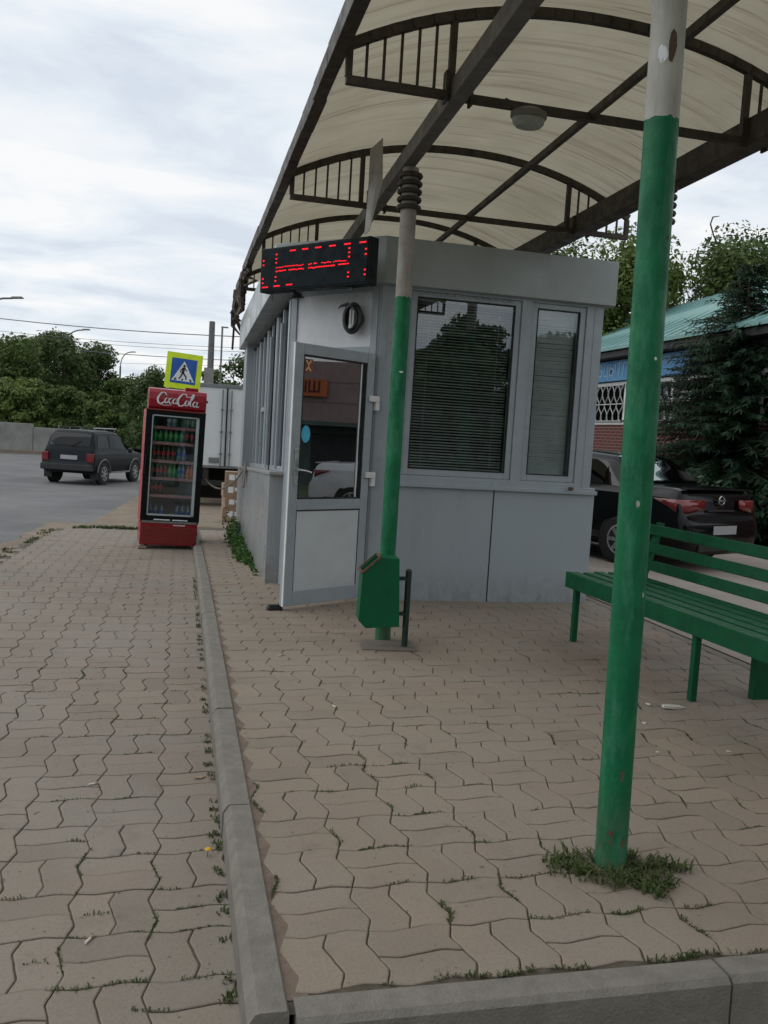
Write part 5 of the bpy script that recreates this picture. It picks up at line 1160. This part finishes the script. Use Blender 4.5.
while y < 27.4: mb.bar((9.56, y, 3.785), (13.18, y, 5.825 - .026 * (y - 9)), .02, .02); y += .42
mb.build('roof', M['roof_teal'], bd)
mb = bl_(); mb.box(9.62, 10.04, 9.3, 27, 3.55, 3.68); mb.build('shaded_soffit', M['dark'], bd)  # underside of the eave, its shadow put into the near-black colour
for wy in (10.6, 12.9, 15.2, 17.3, 19.3, 21.4, 23.5):
    mb = bl_(); mb.box(10.0, 10.06, wy - .75, wy + .75, 2.02, 3.02); wnd = mb.build('window', M['white'] if wy < 20 else M['wallgrey'], bd)
    mb = bl_(); mb.box(9.985, 9.998, wy - .67, wy + .67, 2.08, 2.96); mb.build('pane', M['carglass'], wnd)
    mb = bl_()
    for k in range(10):
        yy = wy - .66 + k * 1.32 / 9
        mb.tube([(9.95, yy + .09 * sin(q * 1.3 + k % 2 * pi), 2.08 + .88 * q / 8) for q in range(9)], .014, 5)
    for z in (2.1, 2.5, 2.94): mb.bar((9.95, wy - .7, z), (9.95, wy + .7, z), .02, .025)
    mb.build('grille', M['grille'], wnd)
sb = thing('signboard', 'blue shop signboard with pale lettering under the turquoise eaves', 'signboard', (9.93, 18.6, 3.28), -pi / 2)
mb = MB(); mb.box(-2.7, 2.7, -.03, .03, -.24, .24); mb.build('board', M['blue_board'], sb, bevel=.004)
text_mesh('lettering', 'ОВЦЫТП ЮЩИ', .42, M['paleblue'], sb, Matrix.Translation((0, -.036, 0)) @ Matrix.Rotation(pi / 2, 4, 'X'))
t = thing('notice', 'small white and orange notice by the right end of the blue signboard', 'notice', (9.93, 14.4, 2.75), -pi / 2)
mb = MB(); mb.box(-.2, .2, -.01, .01, -.2, .12); mb.build('white_sheet', M['signwhite'], t); mb = MB(); mb.box(-.2, .2, -.012, .012, .12, .22); mb.build('orange_band', M['orange'], t)

# building mirrored in the door glass
b3 = thing('corner_shop', 'pink banded shop with orange sign on the far side, mirrored in the door glass', 'building', (19.2, 2, -.1)); q3 = lambda: MB(lambda p: (p[0] - 19.2, p[1] - 2, p[2] + .1))
mb = q3(); mb.box(19.2, 27, -9, 12, 1.75, 3.5); mb.build('pink_upper_wall', M['pinkwall'], b3)
mb = q3()
for k in range(2): mb.box(19.19, 19.2, -9, 12, 2.3 + k * .6, 2.312 + k * .6)
mb.build('siding_line', M['wallgrey'], b3)
mb = q3(); mb.box(19.35, 27, -9, 12, -.2, 1.74); mb.box(18.8, 19.3, -9, 12, 1.62, 1.74); mb.build('green_lower_wall', M['greenwall'], b3)
for y in (-4.2, -1.2, 1.8, 4.8, 7.8):
    mb = q3(); mb.box(19.28, 19.34, y - .7, y + .7, .2, 1.4); mb.build('window', M['dark'], b3)
s3 = thing('orange_sign', 'orange sign with dark letters on the pink building mirrored in the door glass', 'signboard', (19.1, .42, 2.72), -pi / 2)
mb = MB(); mb.box(-1.15, 1.15, -.03, .03, -.25, .25); mb.build('board', M['orange'], s3)
text_mesh('lettering', 'ШИШИШ', .44, M['signbrown'], s3, Matrix.Translation((0, -.036, 0)) @ Matrix.Rotation(pi / 2, 4, 'X'), bold=.012)

# ------------------------------------------------------------------ street lamps, poles, wires, wall
def street_lamp(x, y, zt, label, dirx, arm, name='street_lamp', tilt=0):
    zb = -.52; h = zt - zb; t = thing(name, label, 'street lamp', (x, y, zb), 0, 'curved street lamps along the road')
    mb = MB(); mb.tube([(0, 0, 0), (0, 0, h * .82)], [.12, .085], 8); mb.build('pole', M['pole'], t, smooth=True)
    mb = MB(); pts = [(dirx * arm * (1 - cos(q * pi / 2 / 6)), 0, h * .82 + (h * .16) * sin(q * pi / 2 / 6)) for q in range(7)]; mb.tube(pts, .05, 6); mb.build('arm', M['pole'], t, smooth=True)
    mb = MB(); p = pts[-1]; mb.add([(p[0] - .1, -.12, p[2] - .03), (p[0] + .55 * dirx, -.1, p[2] + .03), (p[0] + .55 * dirx, .1, p[2] + .03), (p[0] - .1, .12, p[2] - .03), (p[0], -.08, p[2] + .08), (p[0] + .45 * dirx, -.06, p[2] + .12), (p[0] + .45 * dirx, .06, p[2] + .12), (p[0], .08, p[2] + .08)], [(3, 2, 1, 0), (4, 5, 6, 7), (0, 1, 5, 4), (1, 2, 6, 5), (2, 3, 7, 6), (3, 0, 4, 7)]); mb.build('lamp_head', M['pole'], t)
    return t
street_lamp(-8.55, 68, 8.0, 'curved street lamp rising out of the dark trees left of the crossing sign', 1, 1.3)
street_lamp(-6.0, 90, 8.3, 'smaller farther street lamp between the trees and the crossing sign', 1, .9)
street_lamp(-9.8, 46, 7.15, 'street lamp whose head pokes in at the left edge of the photo', 1, 1.6)
t = thing('utility_pole', 'concrete utility pole with a small box rising behind the white van', 'pole', (1.12, 38, -.5)); mb = MB(); mb.tube([(0, 0, 0), (0, 0, 6.3)], [.17, .12], 8); mb.build('shaft', M['pole'], t); mb = MB(); mb.box(-.26, .14, -.2, -.12, 3.45, 4.35); mb.build('meter_box', M['wallconc'], t)
t = thing('thin_pole', 'thin pale pole with small cross top right of the utility pole', 'pole', (1.55, 38, -.5)); mb = MB(); mb.tube([(0, 0, 0), (0, 0, 6.1)], .045, 6); mb.build('shaft', M['vanmetal'], t); mb = MB(); mb.bar((-.05, 0, 6.1), (.25, 0, 6.1), .05, .06); mb.build('top_bracket', M['vanmetal'], t)
def atp(px, py, Yw):
    d = Vector((X[0] * (px - 384) + X[1] * (512 - py) + X[2] * F, Y[0] * (px - 384) + Y[1] * (512 - py) + Y[2] * F, Z[0] * (px - 384) + Z[1] * (512 - py) + Z[2] * F)); s_ = Yw / d[1]; return Vector((d[0] * s_, Yw, d[2] * s_ + H))
W = [((-60, 311), (280, 338), 60, .028, 'uppermost overhead wire crossing the sky above the street lamps'), ((-60, 324), (280, 349), 62, .014, 'thin overhead wire second from the top in the left sky'), ((-60, 328), (280, 353), 66, .014, 'thin overhead wire third from the top in the left sky'),
     ((-60, 336), (280, 362), 66, .024, 'overhead wire fourth from the top passing the farther street lamp'), ((-60, 352), (280, 366), 75, .012, 'faint overhead wire fifth from the top in the left sky'), ((40, 372), (280, 384), 80, .018, 'lowest overhead wire just above the tree tops')]
for a, b_, yy, r_, lb in W:
    p0, p1 = atp(*a, yy), atp(*b_, yy - 8); mb = MB(); mb.tube([p0.lerp(p1, i / 14) - Vector((0, 0, 1.1 * (i / 14) * (1 - i / 14))) for i in range(15)], r_, 5); tag(mb.build('overhead_wire', M['wire']), lb, 'wire', 'overhead wires across the road')
t = thing('concrete_wall', 'low stained grey concrete wall across the road below the trees', 'wall', (-12.5, 47.5, -.55)); mb = MB()
for k in range(3): mb.box(k * 2.6, k * 2.6 + 2.58, -.1, .1, 0, 1.70 - .17 * k)
mb.build('panel', M['wallconc'], t, bevel=.02); mb = MB(); mb.box(0, 13, -.5, -.12, 0, .16); mb.build('plinth', M['dirt'], t)
sheet('far_verge', [-60, -10, 4], [49, 56, 75, 120], lambda y: -.545, M['ground'])

# ------------------------------------------------------------------ litter
def bit(name, label, cat, px, py, z, poly, th=.003, mat='paper', group=None, rot=None):
    x, y = gp(px, py, z); mb = MB(); mb.prism(poly, 0, th); o = mb.build(name, M[mat]); o.location = (x, y, z + .002); o.rotation_euler = (0, .1, rot if rot is not None else R.random() * 3); return tag(o, label, cat, group)
def butt(label, px, py, z, rot):
    x, y = gp(px, py, z); t = thing('cigarette_butt', label, 'cigarette butt', (x, y, z + .005), rot, 'cigarette butts on the paving')
    mb = MB(); mb.tube([(-.014, 0, 0), (.012, 0, 0)], .004, 8); mb.build('paper_tube', M['paper'], t); mb = MB(); mb.tube([(.012, 0, 0), (.026, 0, .001)], .0041, 8); mb.build('filter', M['carton'], t)
butt('pale cigarette butt at the lower left of the lower pavement', 88, 942, -.12, 1.1)
butt('cigarette butt by the left paving joint farther up the lower pavement', 92, 785, -.12, .3)
butt('cigarette butt lying near the kerb in the middle of the raised paving', 334, 707, 0, 2.2)
butt('cigarette butt on the raised paving before the front kerb, left part', 280, 656, 0, .5)
bit('paper_scrap', 'crumpled white paper scrap below the bench', 'litter', 672, 708, 0, [(-.07, -.02), (.0, -.03), (.08, -.015), (.06, .02), (-.02, .025), (-.06, .015)], .012, rot=.1)
bit('paper_scrap', 'small white paper scrap left of the larger one under the bench', 'litter', 648, 705, 0, [(-.02, -.012), (.02, -.01), (.01, .015)], .006)
bit('paper_scrap', 'white crumb of paper between near post and bench', 'litter', 644, 724, 0, [(-.014, -.008), (.014, -.01), (.01, .01)], .006)
bit('paper_scrap', 'tiny white scrap right of the near post on the paving', 'litter', 657, 753, 0, [(-.01, -.008), (.012, -.006), (.0, .01)], .004)
bit('paper_scrap', 'tiny white scrap below the bench block at the right', 'litter', 728, 752, 0, [(-.014, -.006), (.012, -.006), (.0, .01)], .004)
bit('leaf', 'dry brown leaf lying on the lower pavement beside the kerb', 'leaf', 200, 778, -.12, [(-.03, 0), (-.01, .014), (.03, .004), (.0, -.014)], .003, 'carton', rot=.4)
for i in range(9):
    x, y = R.uniform(-1.6, .1), R.uniform(3, 8)
    pass
